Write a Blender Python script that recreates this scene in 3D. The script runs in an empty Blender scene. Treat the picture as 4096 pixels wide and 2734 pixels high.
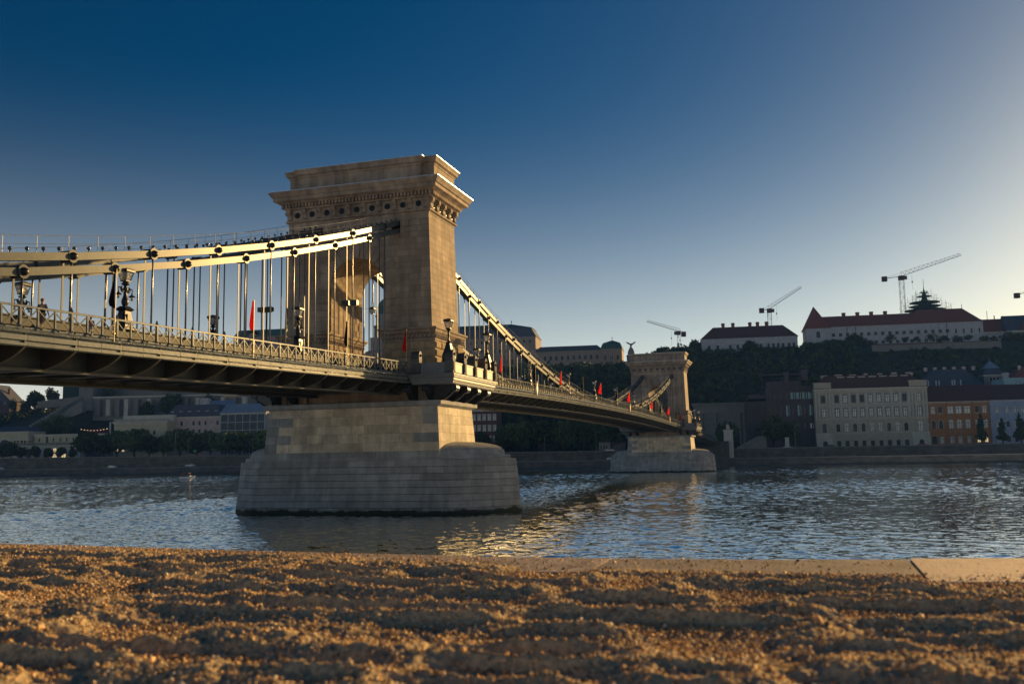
import bpy, math, random
import numpy as np
from mathutils import Vector, Matrix
random.seed(7); np.random.seed(7)
PI = math.pi; R = math.radians
scene = bpy.context.scene
COL = scene.collection

# ------------------------------------------------------------------ camera model (metres, water level z = 0, bridge along +X)
CAM = np.array([-91.36332, -44.02013, 5.33637])
YAW, PIT, ROL, FPX = R(17.31315), R(6.892924), R(-0.965065), 3804.776
_f = np.array([math.cos(PIT)*math.cos(YAW), math.cos(PIT)*math.sin(YAW), math.sin(PIT)])
_r0 = np.array([math.sin(YAW), -math.cos(YAW), 0.0]); _u0 = np.cross(_r0, _f)
_r = math.cos(ROL)*_r0+math.sin(ROL)*_u0; _u = -math.sin(ROL)*_r0+math.cos(ROL)*_u0
SK = 0.12                      # the far bank runs along the line X + 0.12 Y = c
def at(u, v, c):
    """surveyed point of the far bank: where a sight line meets the building line X + 0.12 Y = c"""
    d = _f+_r*(u-2048)/FPX-_u*(v-1367)/FPX
    t = (c-CAM[0]-SK*CAM[1])/(d[0]+SK*d[1])
    return CAM+d*t
BR = math.atan2(-1/math.hypot(1, SK), SK/math.hypot(1, SK))   # direction of the bank, to the right
RX = np.array([math.cos(BR), math.sin(BR)]); RY = np.array([-math.sin(BR), math.cos(BR)])
def onc(c, Y):
    return (c-SK*Y, Y)

# ------------------------------------------------------------------ materials
MATS = {}
def mat(name, base, rough=0.7, metal=0.0, var=0.25, vscale=1.5, bump=0.0, bscale=8.0, tint=0.0, base2=None, spec=0.5, emit=None, estr=0.0, trans=0.0, coord='world', stretch=None, detail=5, streak=0, wet=0):
    m = bpy.data.materials.new(name); m.use_nodes = True
    nt = m.node_tree; N = nt.nodes; L = nt.links
    b = N['Principled BSDF']
    b.inputs['Roughness'].default_value = rough; b.inputs['Metallic'].default_value = metal
    b.inputs['Specular IOR Level'].default_value = spec
    if trans: b.inputs['Transmission Weight'].default_value = trans
    if coord == 'world':
        g = N.new('ShaderNodeNewGeometry'); src = g.outputs['Position']
    else:
        g = N.new('ShaderNodeTexCoord'); src = g.outputs['Object']
    if stretch:
        mp = N.new('ShaderNodeMapping'); mp.inputs['Scale'].default_value = stretch
        L.new(src, mp.inputs['Vector']); src = mp.outputs['Vector']
    base = tuple(base)+(1,)
    if var > 0:
        n = N.new('ShaderNodeTexNoise'); n.inputs['Scale'].default_value = vscale; n.inputs['Detail'].default_value = detail
        n.inputs['Roughness'].default_value = 0.65
        L.new(src, n.inputs['Vector'])
        r = N.new('ShaderNodeValToRGB'); r.color_ramp.elements[0].position = 0.3; r.color_ramp.elements[1].position = 0.7
        b2 = tuple(base2)+(1,) if base2 else tuple(x*(1-var) for x in base[:3])+(1,)
        b1 = base if base2 else tuple(min(1, x*(1+var*0.6)) for x in base[:3])+(1,)
        r.color_ramp.elements[0].color = b2; r.color_ramp.elements[1].color = b1
        L.new(n.outputs['Fac'], r.inputs['Fac']); col = r.outputs['Color']
    else:
        rgb = N.new('ShaderNodeRGB'); rgb.outputs[0].default_value = base; col = rgb.outputs[0]
    if tint > 0:
        a = N.new('ShaderNodeAttribute'); a.attribute_name = 'tint'
        mr = N.new('ShaderNodeMapRange'); mr.inputs['To Min'].default_value = 1-tint; mr.inputs['To Max'].default_value = 1+tint
        L.new(a.outputs['Fac'], mr.inputs['Value'])
        mx = N.new('ShaderNodeVectorMath'); mx.operation = 'SCALE'
        L.new(col, mx.inputs[0]); L.new(mr.outputs['Result'], mx.inputs['Scale']); col = mx.outputs['Vector']
    def mulnoise(col, sc, lo, hi, scale, p0=.35, p1=.65):
        g2 = N.new('ShaderNodeNewGeometry'); mp2 = N.new('ShaderNodeMapping'); mp2.inputs['Scale'].default_value = sc
        L.new(g2.outputs['Position'], mp2.inputs['Vector'])
        n3 = N.new('ShaderNodeTexNoise'); n3.inputs['Scale'].default_value = scale; n3.inputs['Detail'].default_value = 4
        L.new(mp2.outputs['Vector'], n3.inputs['Vector'])
        mr3 = N.new('ShaderNodeMapRange'); mr3.inputs['From Min'].default_value = p0; mr3.inputs['From Max'].default_value = p1
        mr3.inputs['To Min'].default_value = lo; mr3.inputs['To Max'].default_value = hi
        L.new(n3.outputs['Fac'], mr3.inputs['Value'])
        v3 = N.new('ShaderNodeVectorMath'); v3.operation = 'SCALE'; L.new(col, v3.inputs[0]); L.new(mr3.outputs['Result'], v3.inputs['Scale'])
        return v3.outputs['Vector']
    if streak:
        col = mulnoise(col, (1, 1, .10), 1-streak, 1.05, 1.3)
        col = mulnoise(col, (1, 1, 1), 1-streak*.7, 1.08, .28)
    if wet:      # algae and damp just above the water
        g4 = N.new('ShaderNodeNewGeometry'); sx4 = N.new('ShaderNodeSeparateXYZ'); L.new(g4.outputs['Position'], sx4.inputs[0])
        n4 = N.new('ShaderNodeTexNoise'); n4.inputs['Scale'].default_value = .9; n4.inputs['Detail'].default_value = 6; L.new(g4.outputs['Position'], n4.inputs['Vector'])
        m4 = N.new('ShaderNodeMath'); m4.operation = 'MULTIPLY_ADD'; L.new(n4.outputs['Fac'], m4.inputs[0]); m4.inputs[1].default_value = -.9; L.new(sx4.outputs['Z'], m4.inputs[2])
        r4 = N.new('ShaderNodeMapRange'); r4.inputs['From Min'].default_value = -.12; r4.inputs['From Max'].default_value = .12; L.new(m4.outputs[0], r4.inputs['Value'])
        x4 = N.new('ShaderNodeMix'); x4.data_type = 'RGBA'; L.new(r4.outputs['Result'], x4.inputs['Factor']); x4.inputs[6].default_value = (.022, .026, .014, 1); L.new(col, x4.inputs[7]); col = x4.outputs[2]
    L.new(col, b.inputs['Base Color'])
    if bump > 0:
        n2 = N.new('ShaderNodeTexNoise'); n2.inputs['Scale'].default_value = bscale; n2.inputs['Detail'].default_value = 6
        L.new(src, n2.inputs['Vector'])
        bp = N.new('ShaderNodeBump'); bp.inputs['Strength'].default_value = 1.0; bp.inputs['Distance'].default_value = bump
        L.new(n2.outputs['Fac'], bp.inputs['Height']); L.new(bp.outputs['Normal'], b.inputs['Normal'])
    if emit:
        b.inputs['Emission Color'].default_value = tuple(emit)+(1,); b.inputs['Emission Strength'].default_value = estr
    MATS[name] = m
    return m

M = dict(
 lime=mat('limestone', (.45,.35,.255), .85, var=.16, vscale=.9, bump=.014, bscale=9, tint=.15, streak=.28),
 lime_tr=mat('limestone_trim', (.46,.36,.265), .85, var=.2, vscale=1.4, bump=.01, bscale=12, streak=.35),
 granite=mat('granite', (.36,.37,.36), .8, var=.25, vscale=.8, bump=.014, bscale=9, tint=.17, streak=.2, wet=1),
 iron=mat('shaded_girder_paint', (.055,.062,.058), .6, spec=.25, metal=.0, var=.16, vscale=2.5, bump=.0015, bscale=25),  # green-grey paint darkened to put shade on the inner girder
 chainm=mat('chain_paint', (.066,.086,.098), .33, metal=.0, spec=.13, var=.3, vscale=3, bump=.001, bscale=25),
 fasc=mat('fascia_paint', (.115,.135,.142), .22, metal=.0, spec=.4, var=.35, vscale=1.6, bump=.004, bscale=5, tint=.12),
 dark=mat('dark_iron', (.035,.036,.036), .35, metal=.3, var=.3, vscale=6),
 under=mat('shaded_underside_paint', (.045,.044,.036), .5, var=.35, vscale=1.2, bump=.002, bscale=12),  # same bridge paint, made darker to hold the shade under the deck
 asph=mat('asphalt', (.05,.05,.05), .9, var=.2, vscale=2),
 lead=mat('lead_flashing', (.62,.62,.64), .32, metal=.9, var=.2, vscale=5),
 glass=mat('lamp_glass', (.75,.74,.70), .1, var=0, trans=.7),
 bulb=mat('bulb_globe', (.10,.10,.11), .15, var=0, metal=.2),
 red=mat('red_cloth', (.85,.035,.02), .75, var=.2, vscale=3),
 black=mat('black_cloth', (.018,.018,.028), .8, var=.2, vscale=3),
 pole=mat('flag_pole_paint', (.5,.42,.22), .4, var=0, metal=.3),
)

# ------------------------------------------------------------------ mesh builder
class MB:
    def __init__(s): s.v=[]; s.f=[]; s.t=[]
    def face(s, idx, t=.5): s.f.append(tuple(idx)); s.t.append(t)
    def add(s, vs, fs, t=.5):
        o=len(s.v); s.v+= [tuple(map(float,p)) for p in vs]
        for f in fs: s.f.append(tuple(o+i for i in f)); s.t.append(t)
    def quad(s,a,b,c,d,t=.5): s.add([a,b,c,d],[(0,1,2,3)],t)
    def box(s,x0,y0,z0,x1,y1,z1,t=.5):
        s.add([(x0,y0,z0),(x1,y0,z0),(x1,y1,z0),(x0,y1,z0),(x0,y0,z1),(x1,y0,z1),(x1,y1,z1),(x0,y1,z1)],
              [(0,3,2,1),(4,5,6,7),(0,1,5,4),(1,2,6,5),(2,3,7,6),(3,0,4,7)],t)
    def loft(s, rings, cap=True, t=.5, closed=True):
        n=len(rings[0]); o=len(s.v)
        for r in rings: s.v += [tuple(map(float,p)) for p in r]
        for k in range(len(rings)-1):
            for i in range(n if closed else n-1):
                j=(i+1)%n
                s.face((o+k*n+i,o+k*n+j,o+(k+1)*n+j,o+(k+1)*n+i),t)
        if cap:
            s.face(tuple(o+i for i in range(n))[::-1],t); s.face(tuple(o+(len(rings)-1)*n+i for i in range(n)),t)
    def mould(s, prof, cx=0, cy=0, t=.5, cap=True):
        """rectangular moulding: prof = [(hx, hy, z), ...]"""
        s.loft([[(cx-hx,cy-hy,z),(cx+hx,cy-hy,z),(cx+hx,cy+hy,z),(cx-hx,cy+hy,z)] for hx,hy,z in prof],cap,t)
    def beam(s,a,b,w,h,t=.5,up=(0,0,1)):
        a=Vector(a); b=Vector(b); d=(b-a).normalized(); up=Vector(up)
        if abs(d.dot(up))>.98: up=Vector((0,1,0))
        x=d.cross(up).normalized(); y=x.cross(d).normalized()
        r=lambda p:[p-x*w/2-y*h/2,p+x*w/2-y*h/2,p+x*w/2+y*h/2,p-x*w/2+y*h/2]
        s.loft([r(a),r(b)],True,t)
    def tube(s,pts,rad,n=8,t=.5,cap=True):
        rings=[]; pts=[Vector(p) for p in pts]
        rad=rad if isinstance(rad,(list,tuple)) else [rad]*len(pts)
        for i,p in enumerate(pts):
            d=(pts[min(i+1,len(pts)-1)]-pts[max(i-1,0)]).normalized()
            up=Vector((0,0,1)) if abs(d.z)<.95 else Vector((0,1,0))
            x=d.cross(up).normalized(); y=x.cross(d).normalized()
            rings.append([p+x*rad[i]*math.cos(2*PI*k/n)+y*rad[i]*math.sin(2*PI*k/n) for k in range(n)])
        s.loft(rings,cap,t)
    def lathe(s,prof,cx=0,cy=0,n=14,t=.5):
        s.loft([[(cx+r*math.cos(2*PI*k/n),cy+r*math.sin(2*PI*k/n),z) for k in range(n)] for r,z in prof],True,t)
    def ball(s,c,r,n=10,sx=1,sy=1,sz=1):
        rings=[]
        for k in range(1,n):
            a=PI*k/n-PI/2
            rings.append([(c[0]+sx*r*math.cos(a)*math.cos(2*PI*i/(n+4)),c[1]+sy*r*math.cos(a)*math.sin(2*PI*i/(n+4)),c[2]+sz*r*math.sin(a)) for i in range(n+4)])
        s.loft(rings,True)
    def disc(s,c,r,th,axis='y',n=18):
        """short cylinder along an axis, from c to c+th"""
        f={'y':lambda a,h:(c[0]+r*math.cos(a),c[1]+h,c[2]+r*math.sin(a)),'x':lambda a,h:(c[0]+h,c[1]+r*math.cos(a),c[2]+r*math.sin(a))}[axis]
        s.loft([[f(2*PI*k/n,h) for k in range(n)] for h in (0,th)],True)
    def prism(s,poly,lo,hi,plane='xz',t=.5):
        f={'xz':lambda p,h:(p[0],h,p[1]),'yz':lambda p,h:(h,p[0],p[1]),'xy':lambda p,h:(p[0],p[1],h)}[plane]
        s.loft([[f(p,lo) for p in poly],[f(p,hi) for p in poly]],True,t)
    def build(s,name,m,parent=None,loc=None,smooth=False,fixn=True):
        me=bpy.data.meshes.new(name); me.from_pydata(s.v,[],s.f)
        a=me.attributes.new('tint','FLOAT','FACE'); a.data.foreach_set('value',s.t)
        if fixn:
            import bmesh
            bm=bmesh.new(); bm.from_mesh(me); bmesh.ops.recalc_face_normals(bm,faces=bm.faces); bm.to_mesh(me); bm.free()
        if smooth: me.polygons.foreach_set('use_smooth',[True]*len(me.polygons))
        me.materials.append(m if not isinstance(m,str) else M[m])
        o=bpy.data.objects.new(name,me); COL.objects.link(o)
        if parent: o.parent=parent
        if loc is not None: o.location=loc
        return o
def tag(o,label=None,cat=None,group=None,kind=None):
    if label: o['label']=label
    if cat: o['category']=cat
    if group: o['group']=group
    if kind: o['kind']=kind
    return o
def thing(name,label,cat,loc=(0,0,0),rz=0,group=None):
    o=bpy.data.objects.new(name,None); COL.objects.link(o); o.location=loc; o.rotation_euler=(0,0,rz)
    o.empty_display_size=.3
    return tag(o,label,cat,group)
KIDS={}
def copy_obj(o,parent=None,loc=None,rot=None,scale=None):
    c=o.copy(); COL.objects.link(c)
    if parent is not None: c.parent=parent
    if loc is not None: c.location=loc
    if rot is not None: c.rotation_euler=rot
    if scale is not None: c.scale=scale
    return c
def copy_tree(root,loc,rz=None,label=None,scale=None,group=None):
    kids={}
    for o in bpy.data.objects:
        if o.parent: kids.setdefault(o.parent,[]).append(o)
    def rec(o,par):
        c=o.copy(); COL.objects.link(c)
        if par: c.parent=par
        for k in kids.get(o,[]): rec(k,c)
        return c
    r=rec(root,None); r.location=loc
    if rz is not None: r.rotation_euler=(0,0,rz)
    if label: r['label']=label
    if group: r['group']=group
    if scale is not None: r.scale=scale if hasattr(scale,'__len__') else (scale,)*3
    return r
def rnd(a,b): return random.uniform(a,b)

# ================================================================== THE BRIDGE
def zd(X):      # top of the edge of the pavement along the bridge
    if X<0: return 13.75+.0298*(X+0)*1.0
    if X<=202: return 13.75+1.25*(1-((X-101)/101)**2)
    return 13.75-.0298*(X-202)
def zu(X):      # upper chain
    if X<0: s=-(X+7.05); return 28.2-.3326*s+.00149*s*s
    if X<=202: return 15.44+.001464*(X-101)**2
    s=X-209.05; return 28.2-.3326*s+.00149*s*s
def zl(X): return zu(X)-.80 if X<0 or X>202 else zu(X)-.72

# ---- towers
tower=thing('stone_tower','near sandstone gate tower of the bridge with tall arch, on its river pier','bridge tower')
def ringpts(hx,yf,tip,n=10,ns=24):
    """plan of the pier foot: long flat sides and pointed, slightly curved cutwaters"""
    p=[]
    for i in range(ns): p.append((-hx,yf-2*yf*i/ns))
    for sgn in (-1,):
        a=(-hx,-yf); c=(-hx*.86,-(yf+.48*(tip-yf))); b=(0,-tip)
        for i in range(n):
            t=i/n; p.append(tuple((1-t)**2*a[k]+2*t*(1-t)*c[k]+t*t*b[k] for k in (0,1)))
        for i in range(n):
            t=1-i/n; q=tuple((1-t)**2*a[k]+2*t*(1-t)*c[k]+t*t*b[k] for k in (0,1)); p.append((-q[0],q[1]))
    for i in range(ns): p.append((hx,-yf+2*yf*i/ns))
    for i in range(n):
        t=i/n; q=tuple((1-t)**2*a[k]+2*t*(1-t)*c[k]+t*t*b[k] for k in (0,1)); p.append((-q[0],-q[1]))
    for i in range(n):
        t=1-i/n; q=tuple((1-t)**2*a[k]+2*t*(1-t)*c[k]+t*t*b[k] for k in (0,1)); p.append((q[0],-q[1]))
    return p
def masonry(mb,plan,z0,z1,courses,gap=.035,dep=.07,bl=(2,6)):
    dz=(z1-z0)/courses
    for c in range(courses):
        a=z0+c*dz; b=a+dz
        P=[plan(a,-dep),plan(a+gap,0),plan(b-gap,0),plan(b,-dep)]
        Z=[a,a+gap,b-gap,b]; n=len(P[0]); o=len(mb.v)
        for r,z in zip(P,Z): mb.v+=[(x,y,z) for x,y in r]
        ts=[]; 
        while len(ts)<n:
            t=random.random(); ts+=[t]*random.randint(*bl)
        for k in range(3):
            for i in range(n):
                j=(i+1)%n
                mb.face((o+k*n+i,o+k*n+j,o+(k+1)*n+j,o+(k+1)*n+i),ts[i] if k==1 else 0.0)
mb=MB()
def planbase(z,off):
    t=(z+2)/7.2; return ringpts(6.45-1.13*t+off, 10.9-.9*t, 16.5-.72*t+off)
masonry(mb,planbase,-2.0,5.24,11)
for z0,z1,hx,yf,tip in ((5.24,5.65,5.25,9.9,15.15),(5.65,6.12,5.1,9.75,14.5)):
    a=ringpts(hx+.15,yf,tip+.1,ns=24); b=ringpts(hx,yf,tip)
    mb.loft([[(x,y,z0) for x,y in a],[(x,y,z1) for x,y in b]],True,.6)
base=mb.build('pier_foot','granite',tower)
for sg in (-1,1):       # the domed caps over the cutwaters
    mb=MB(); rings=[]
    for k in range(7):
        a=k/6*PI/2*.96; rr=math.cos(a); zz=6.12+.85*math.sin(a)
        pts=[(x*rr*.98,(y-sg*9.6)*rr+sg*9.6 if y*sg>9.6 else sg*9.55,zz) for x,y in ringpts(5.0,9.6,14.4)]
        rings.append(pts)
    mb.loft(rings,True,.6)
    mb.build('cutwater_cap','granite',tower,smooth=False)
# upper pier body: granite quoins, pale limestone infill
def planrect(hx,hy,nx=12,ny=24):
    p=[]
    for i in range(ny): p.append((-hx,hy-2*hy*i/ny))
    for i in range(nx): p.append((-hx+2*hx*i/nx,-hy))
    for i in range(ny): p.append((hx,-hy+2*hy*i/ny))
    for i in range(nx): p.append((hx-2*hx*i/nx,hy))
    return p
m=mat('pale_limestone',(.78,.70,.52),.85,var=.55,vscale=.9,bump=.02,bscale=6,tint=.17,base2=(.50,.41,.31),streak=.15)
M['pale']=m
g=MB(); l=MB()
z0,z1,nc=5.2,10.5,6; dz=(z1-z0)/nc
for c in range(nc):
    a=z0+c*dz; b=a+dz; ta=(a-z0)/(z1-z0); tb=(b-z0)/(z1-z0)
    HX=lambda t:5.32-.42*t; HY=lambda t:9.72-.37*t
    for side in ('E','W','N','S'):
        W=HY(0) if side in 'EW' else HX(0)
        y=-1.0; cuts=[-1.0]
        while y<1.0:
            y+=rnd(1.1,2.7)/W*1.0; cuts.append(min(y,1.0))
        if len(cuts)>2 and cuts[-1]-cuts[-2]<.05: cuts.pop(-2)
        for i in range(len(cuts)-1):
            s0,s1=cuts[i],cuts[i+1]; mid=(s0+s1)/2
            gp=.012
            def P(s,z,t,off):
                if side=='E': return (-(HX(t)+off),s*HY(t),z)
                if side=='W': return (HX(t)+off,s*HY(t),z)
                if side=='N': return (s*HX(t),-(HY(t)+off),z)
                return (s*HX(t),HY(t)+off,z)
            k=1/W*.02
            edge=.86+.07*((c%2)*2-1)*1
            if side in 'EW': pale = c>=1 and abs(mid)<edge-.03
            else: pale = c>=0
            tgt=l if pale else g
            tt=random.random()
            if pale and side in 'EW': tt=.85*random.random()**.6 if random.random()>.17 else -.75
            e=.025
            o=[P(s0+k,a+.02,ta,0),P(s1-k,a+.02,ta,0),P(s1-k,b-.02,tb,0),P(s0+k,b-.02,tb,0)]
            q=[P(s0,a,ta,-e),P(s1,a,ta,-e),P(s1,b,tb,-e),P(s0,b,tb,-e)]
            tgt.add(o+q,[(0,1,2,3)],tt); tgt.add(o+q,[(4,5,1,0),(5,6,2,1),(6,7,3,2),(7,4,0,3)],.0)
nG=len(g.f); o_=len(g.v); g.v+=l.v; g.f+=[tuple(o_+i for i in f) for f in l.f]; g.t+=l.t
pb_=g.build('pier_body','granite',tower); pb_.data.materials.append(M['pale']); pb_.data.polygons.foreach_set('material_index',[0 if i<nG else 1 for i in range(len(g.f))])
mb=MB(); mb.mould([(5.0,9.45,10.45),(5.12,9.6,10.5),(5.28,9.85,10.62),(5.28,9.85,10.98),(5.0,9.5,11.05),(4.4,8.7,11.06)])
mb.build('pier_ledge','granite',tower)
mb=MB(); mb.mould([(4.0,8.5,11.0),(4.0,8.5,13.35)]);
for x in (-4.0,):
    for y in (-8.2,-5.8,5.8,8.2): mb.box(-4.35,y-.45,11.06,-3.9,y+.45,12.7); mb.box(3.9,y-.45,11.06,4.35,y+.45,12.7)
mb.build('pier_core','lime',tower)

# shaft with the arch
SP=23.0; RA=3.03
def hxs(z): return 3.76-(z-18.4)/11.8*.12
def hys(z): return 8.36-(z-18.4)/11.8*.34
def yin(z): return RA if z<=SP else (math.sqrt(max(0,RA*RA-(z-SP)**2)) if z<SP+RA else -1)
mb=MB()
zs=[]; z=18.4; nrow=19; dz=(30.2-18.4)/nrow
for r in range(nrow):
    a=18.4+r*dz
    sub=3 if a+dz>SP-.1 and a<SP+RA+.1 else 1
    for k in range(sub): zs.append((a+k*dz/sub,a+(k+1)*dz/sub,r,k==0,k==sub-1))
zz=[]
for a,b,r,f,l_ in zs:
    cuts=[a]+[q for q in (28.3,29.6,SP+RA) if a+1e-4<q<b-1e-4]+[b]
    for i in range(len(cuts)-1): zz.append((cuts[i],cuts[i+1],r,f and i==0,l_ and i==len(cuts)-2))
rowcuts={}
for r in range(nrow):
    for sd in 'EWNS':
        W=8.2 if sd in 'EW' else 3.7
        c=[-1.0]
        while c[-1]<1: c.append(min(1,c[-1]+rnd(.8,1.6)/W))
        rowcuts[(r,sd)]=[(c[i],c[i+1],random.random()) for i in range(len(c)-1)]
for a,b,r,f,l_ in zz:
    for sd in 'EW':
        sg=-1 if sd=='E' else 1
        ya,yb=yin(a),yin(b)
        slot=a>=28.29 and b<=29.61
        for s0,s1,t in rowcuts[(r,sd)]:
            e0,e1=s0*8.2,s1*8.2
            segs=[(e0,e1)]
            holes=[]
            if slot: holes=[(-4.86,-4.0),(4.0,4.86)]
            for h0,h1 in holes:
                n=[]
                for x0,x1 in segs:
                    if x1<=h0 or x0>=h1: n.append((x0,x1)); continue
                    if x0<h0: n.append((x0,h0))
                    if x1>h1: n.append((h1,x1))
                segs=n
            for x0,x1 in segs:
                g0=.0 if f else 0
                za=a+(.012 if f else 0); zb=b-(.012 if l_ else 0)
                def pt(y,z,lim):
                    # keep outside arch
                    if lim>0 and abs(y)<lim: y=math.copysign(lim,y0)
                    return (sg*hxs(z),y*hys(z)/8.2 if abs(y)>5 else y,z)
                y0=(x0+x1)/2
                if ya>0 and abs(x0)<=ya and abs(x1)<=ya and (x0*x1>=0 ) and max(abs(x0),abs(x1))<=max(yb,0)+1e-6: continue
                parts=[(x0,x1)]
                if ya>0 and x0<0<x1: parts=[(x0,0),(0,x1)]
                for p0,p1 in parts:
                    y0=(p0+p1)/2
                    A=pt(p0+.012,za,ya);B=pt(p1-.012,za,ya);C=pt(p1-.012,zb,max(yb,0));D=pt(p0+.012,zb,max(yb,0))
                    if abs(A[1]-B[1])<.02 and abs(C[1]-D[1])<.02: continue
                    mb.quad(A,B,C,D,t)
    for sd in 'NS':
        sg=-1 if sd=='N' else 1
        for s0,s1,t in rowcuts[(r,sd)]:
            za=a+(.012 if f else 0); zb=b-(.012 if l_ else 0)
            k=.003
            mb.quad((( s0+k)*hxs(za),sg*hys(za),za),((s1-k)*hxs(za),sg*hys(za),za),((s1-k)*hxs(zb),sg*hys(zb),zb),((s0+k)*hxs(zb),sg*hys(zb),zb),t)
# intrados and jambs (inside faces), block by block
for sg in (-1,1):
    rows=[(13.7+i*.62) for i in range(int((SP-13.7)/.62)+1)]+[SP]
    prof=[(sg*RA,zv) for zv in rows]
    na=16
    prof+=[(sg*RA*math.cos(PI/2*k/na),SP+RA*math.sin(PI/2*k/na)) for k in range(1,na+1)]
    for i in range(len(prof)-1):
        if abs(prof[i][1]-prof[i+1][1])<1e-5 and abs(prof[i][0]-prof[i+1][0])<1e-5: continue
        x=-3.62
        while x<3.62:
            x2=min(3.62,x+rnd(.8,1.5))
            (ya,za),(yb,zb)=prof[i],prof[i+1]
            d=.012
            mb.quad((x+d,ya,za+d*.5),(x2-d,ya,za+d*.5),(x2-d,yb,zb-d*.5 if zb<25.8 else zb),(x+d,yb,zb-d*.5 if zb<25.8 else zb),random.random())
            x=x2
mb.build('shaft','lime',tower,fixn=False)
# a backing 3 cm behind the stones: shows in the joints only
jm=mat('mortar',(.16,.12,.08),.95,var=.2); M['mortar']=jm
mb=MB(); nseg=24; d=.03
out=[]
for sx in (-1,1):
    ring=[]
    for k in range(nseg+1):
        a=PI*k/nseg; ring.append((math.cos(a)*(RA+d),SP+(RA+d)*math.sin(a)))
    # legs
    for sg in (-1,1):
        mb.add([(sx*(hxs(18.4)-d),sg*(RA+d),18.4),(sx*(hxs(18.4)-d),sg*(hys(18.4)-d),18.4),(sx*(hxs(28.3)-d),sg*(hys(28.3)-d),28.3),(sx*(hxs(28.3)-d),sg*(RA+d),28.3),],[(0,1,2,3)] if False else [],0)
        pts=[(sx*(hxs(18.4)-d),sg*(RA+d),18.4),(sx*(hxs(18.4)-d),sg*(hys(18.4)-d),18.4),(sx*(hxs(28.25)-d),sg*(hys(28.25)-d),28.25),(sx*(hxs(28.25)-d),0,28.25),(sx*(hxs(26)-d),0,SP+RA+d)]
        pts+=[(sx*(hxs(SP+RA*math.sin(a))-d),sg*(RA+d)*math.cos(a),SP+(RA+d)*math.sin(a)) for a in [PI/2*(1-k/10) for k in range(1,11)]]
        mb.add(pts,[tuple(range(len(pts)))],0)
    mb.add([(sx*(hxs(29.65)-d),-8,29.65),(sx*(hxs(29.65)-d),8,29.65),(sx*(hxs(30.2)-d),8,30.2),(sx*(hxs(30.2)-d),-8,30.2)],[(0,1,2,3)],0)
for sg in (-1,1):
    mb.add([(-3.7,sg*(hys(18.4)-d),18.4),(3.7,sg*(hys(18.4)-d),18.4),(3.6,sg*(hys(30.2)-d),30.2),(-3.6,sg*(hys(30.2)-d),30.2)],[(0,1,2,3)],0)
    for k in range(12):
        a0,a1=PI/2*k/12,PI/2*(k+1)/12
        mb.add([(-3.6,sg*(RA+d)*math.cos(a0),SP+(RA+d)*math.sin(a0)),(3.6,sg*(RA+d)*math.cos(a0),SP+(RA+d)*math.sin(a0)),(3.6,sg*(RA+d)*math.cos(a1),SP+(RA+d)*math.sin(a1)),(-3.6,sg*(RA+d)*math.cos(a1),SP+(RA+d)*math.sin(a1))],[(0,1,2,3)],0)
    mb.add([(-3.6,sg*(RA+d),13.7),(3.6,sg*(RA+d),13.7),(3.6,sg*(RA+d),SP),(-3.6,sg*(RA+d),SP)],[(0,1,2,3)],0)
mb.build('joint_bed','mortar',tower,fixn=False)
# raised voussoirs and jamb quoins on both faces, alternating long and short
for sx in (-1,1):
    mb=MB(); nv=15
    for k in range(nv):
        a0=PI*k/nv+.012; a1=PI*(k+1)/nv-.012
        lng=(1.95 if k%2==0 else 1.15)
        if k==nv//2: lng=1.5
        pr=.07 if k!=nv//2 else .3
        ro=RA+lng
        def q(a,r,h): 
            zc=SP+r*math.sin(a); return (sx*(hxs(zc)+h),r*math.cos(a),zc)
        A=[q(a0,RA+.005,-.05),q(a1,RA+.005,-.05),q(a1,ro,-.05),q(a0,ro,-.05)]
        B=[q(a0+.012,RA+.03,pr),q(a1-.012,RA+.03,pr),q(a1-.012,ro-.05,pr),q(a0+.012,ro-.05,pr)]
        mb.loft([A,B],True,random.random())
    for sg in (-1,1):
        zq=18.55; k=0
        while zq<SP-.3:
            w=.95 if k%2 else 1.55
            a,b=zq+.02,min(zq+.72,SP-.02)
            y0,y1=sg*(RA+.005),sg*(RA+w)
            A=[(sx*(hxs(a)-.05),y0,a),(sx*(hxs(a)-.05),y1,a),(sx*(hxs(b)-.05),y1,b),(sx*(hxs(b)-.05),y0,b)]
            B=[(sx*(hxs(a)+.08),y0+sg*.03,a+.05),(sx*(hxs(a)+.08),y1-sg*.05,a+.05),(sx*(hxs(b)+.08),y1-sg*.05,b-.05),(sx*(hxs(b)+.08),y0+sg*.03,b-.05)]
            mb.loft([A,B],True,random.random()); zq+=.74; k+=1
    mb.build('arch_surround','lime',tower)
# raised blocks inside the arch on the jamb faces (alternating, as on the outside)
for sg,sx in ((-1,-1),(-1,1),(1,-1),(1,1)):
    mb=MB(); zq=18.6; k=0
    while zq<SP+.2:
        w=.9 if k%2 else 1.45
        if True:
            a,b=zq+.03,zq+.68; x0=sx*3.6; x1=sx*(3.6-w); y=sg*RA
            A=[(x0,y+sg*.02,a),(x1,y+sg*.02,a),(x1,y+sg*.02,b),(x0,y+sg*.02,b)]
            B=[(x0-sx*.02,y-sg*.06,a+.04),(x1+sx*.04,y-sg*.06,a+.04),(x1+sx*.04,y-sg*.06,b-.04),(x0-sx*.02,y-sg*.06,b-.04)]
            mb.loft([A,B],True,random.random())
        zq+=.74; k+=1
    mb.build('jamb_blocks','lime',tower)
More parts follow.
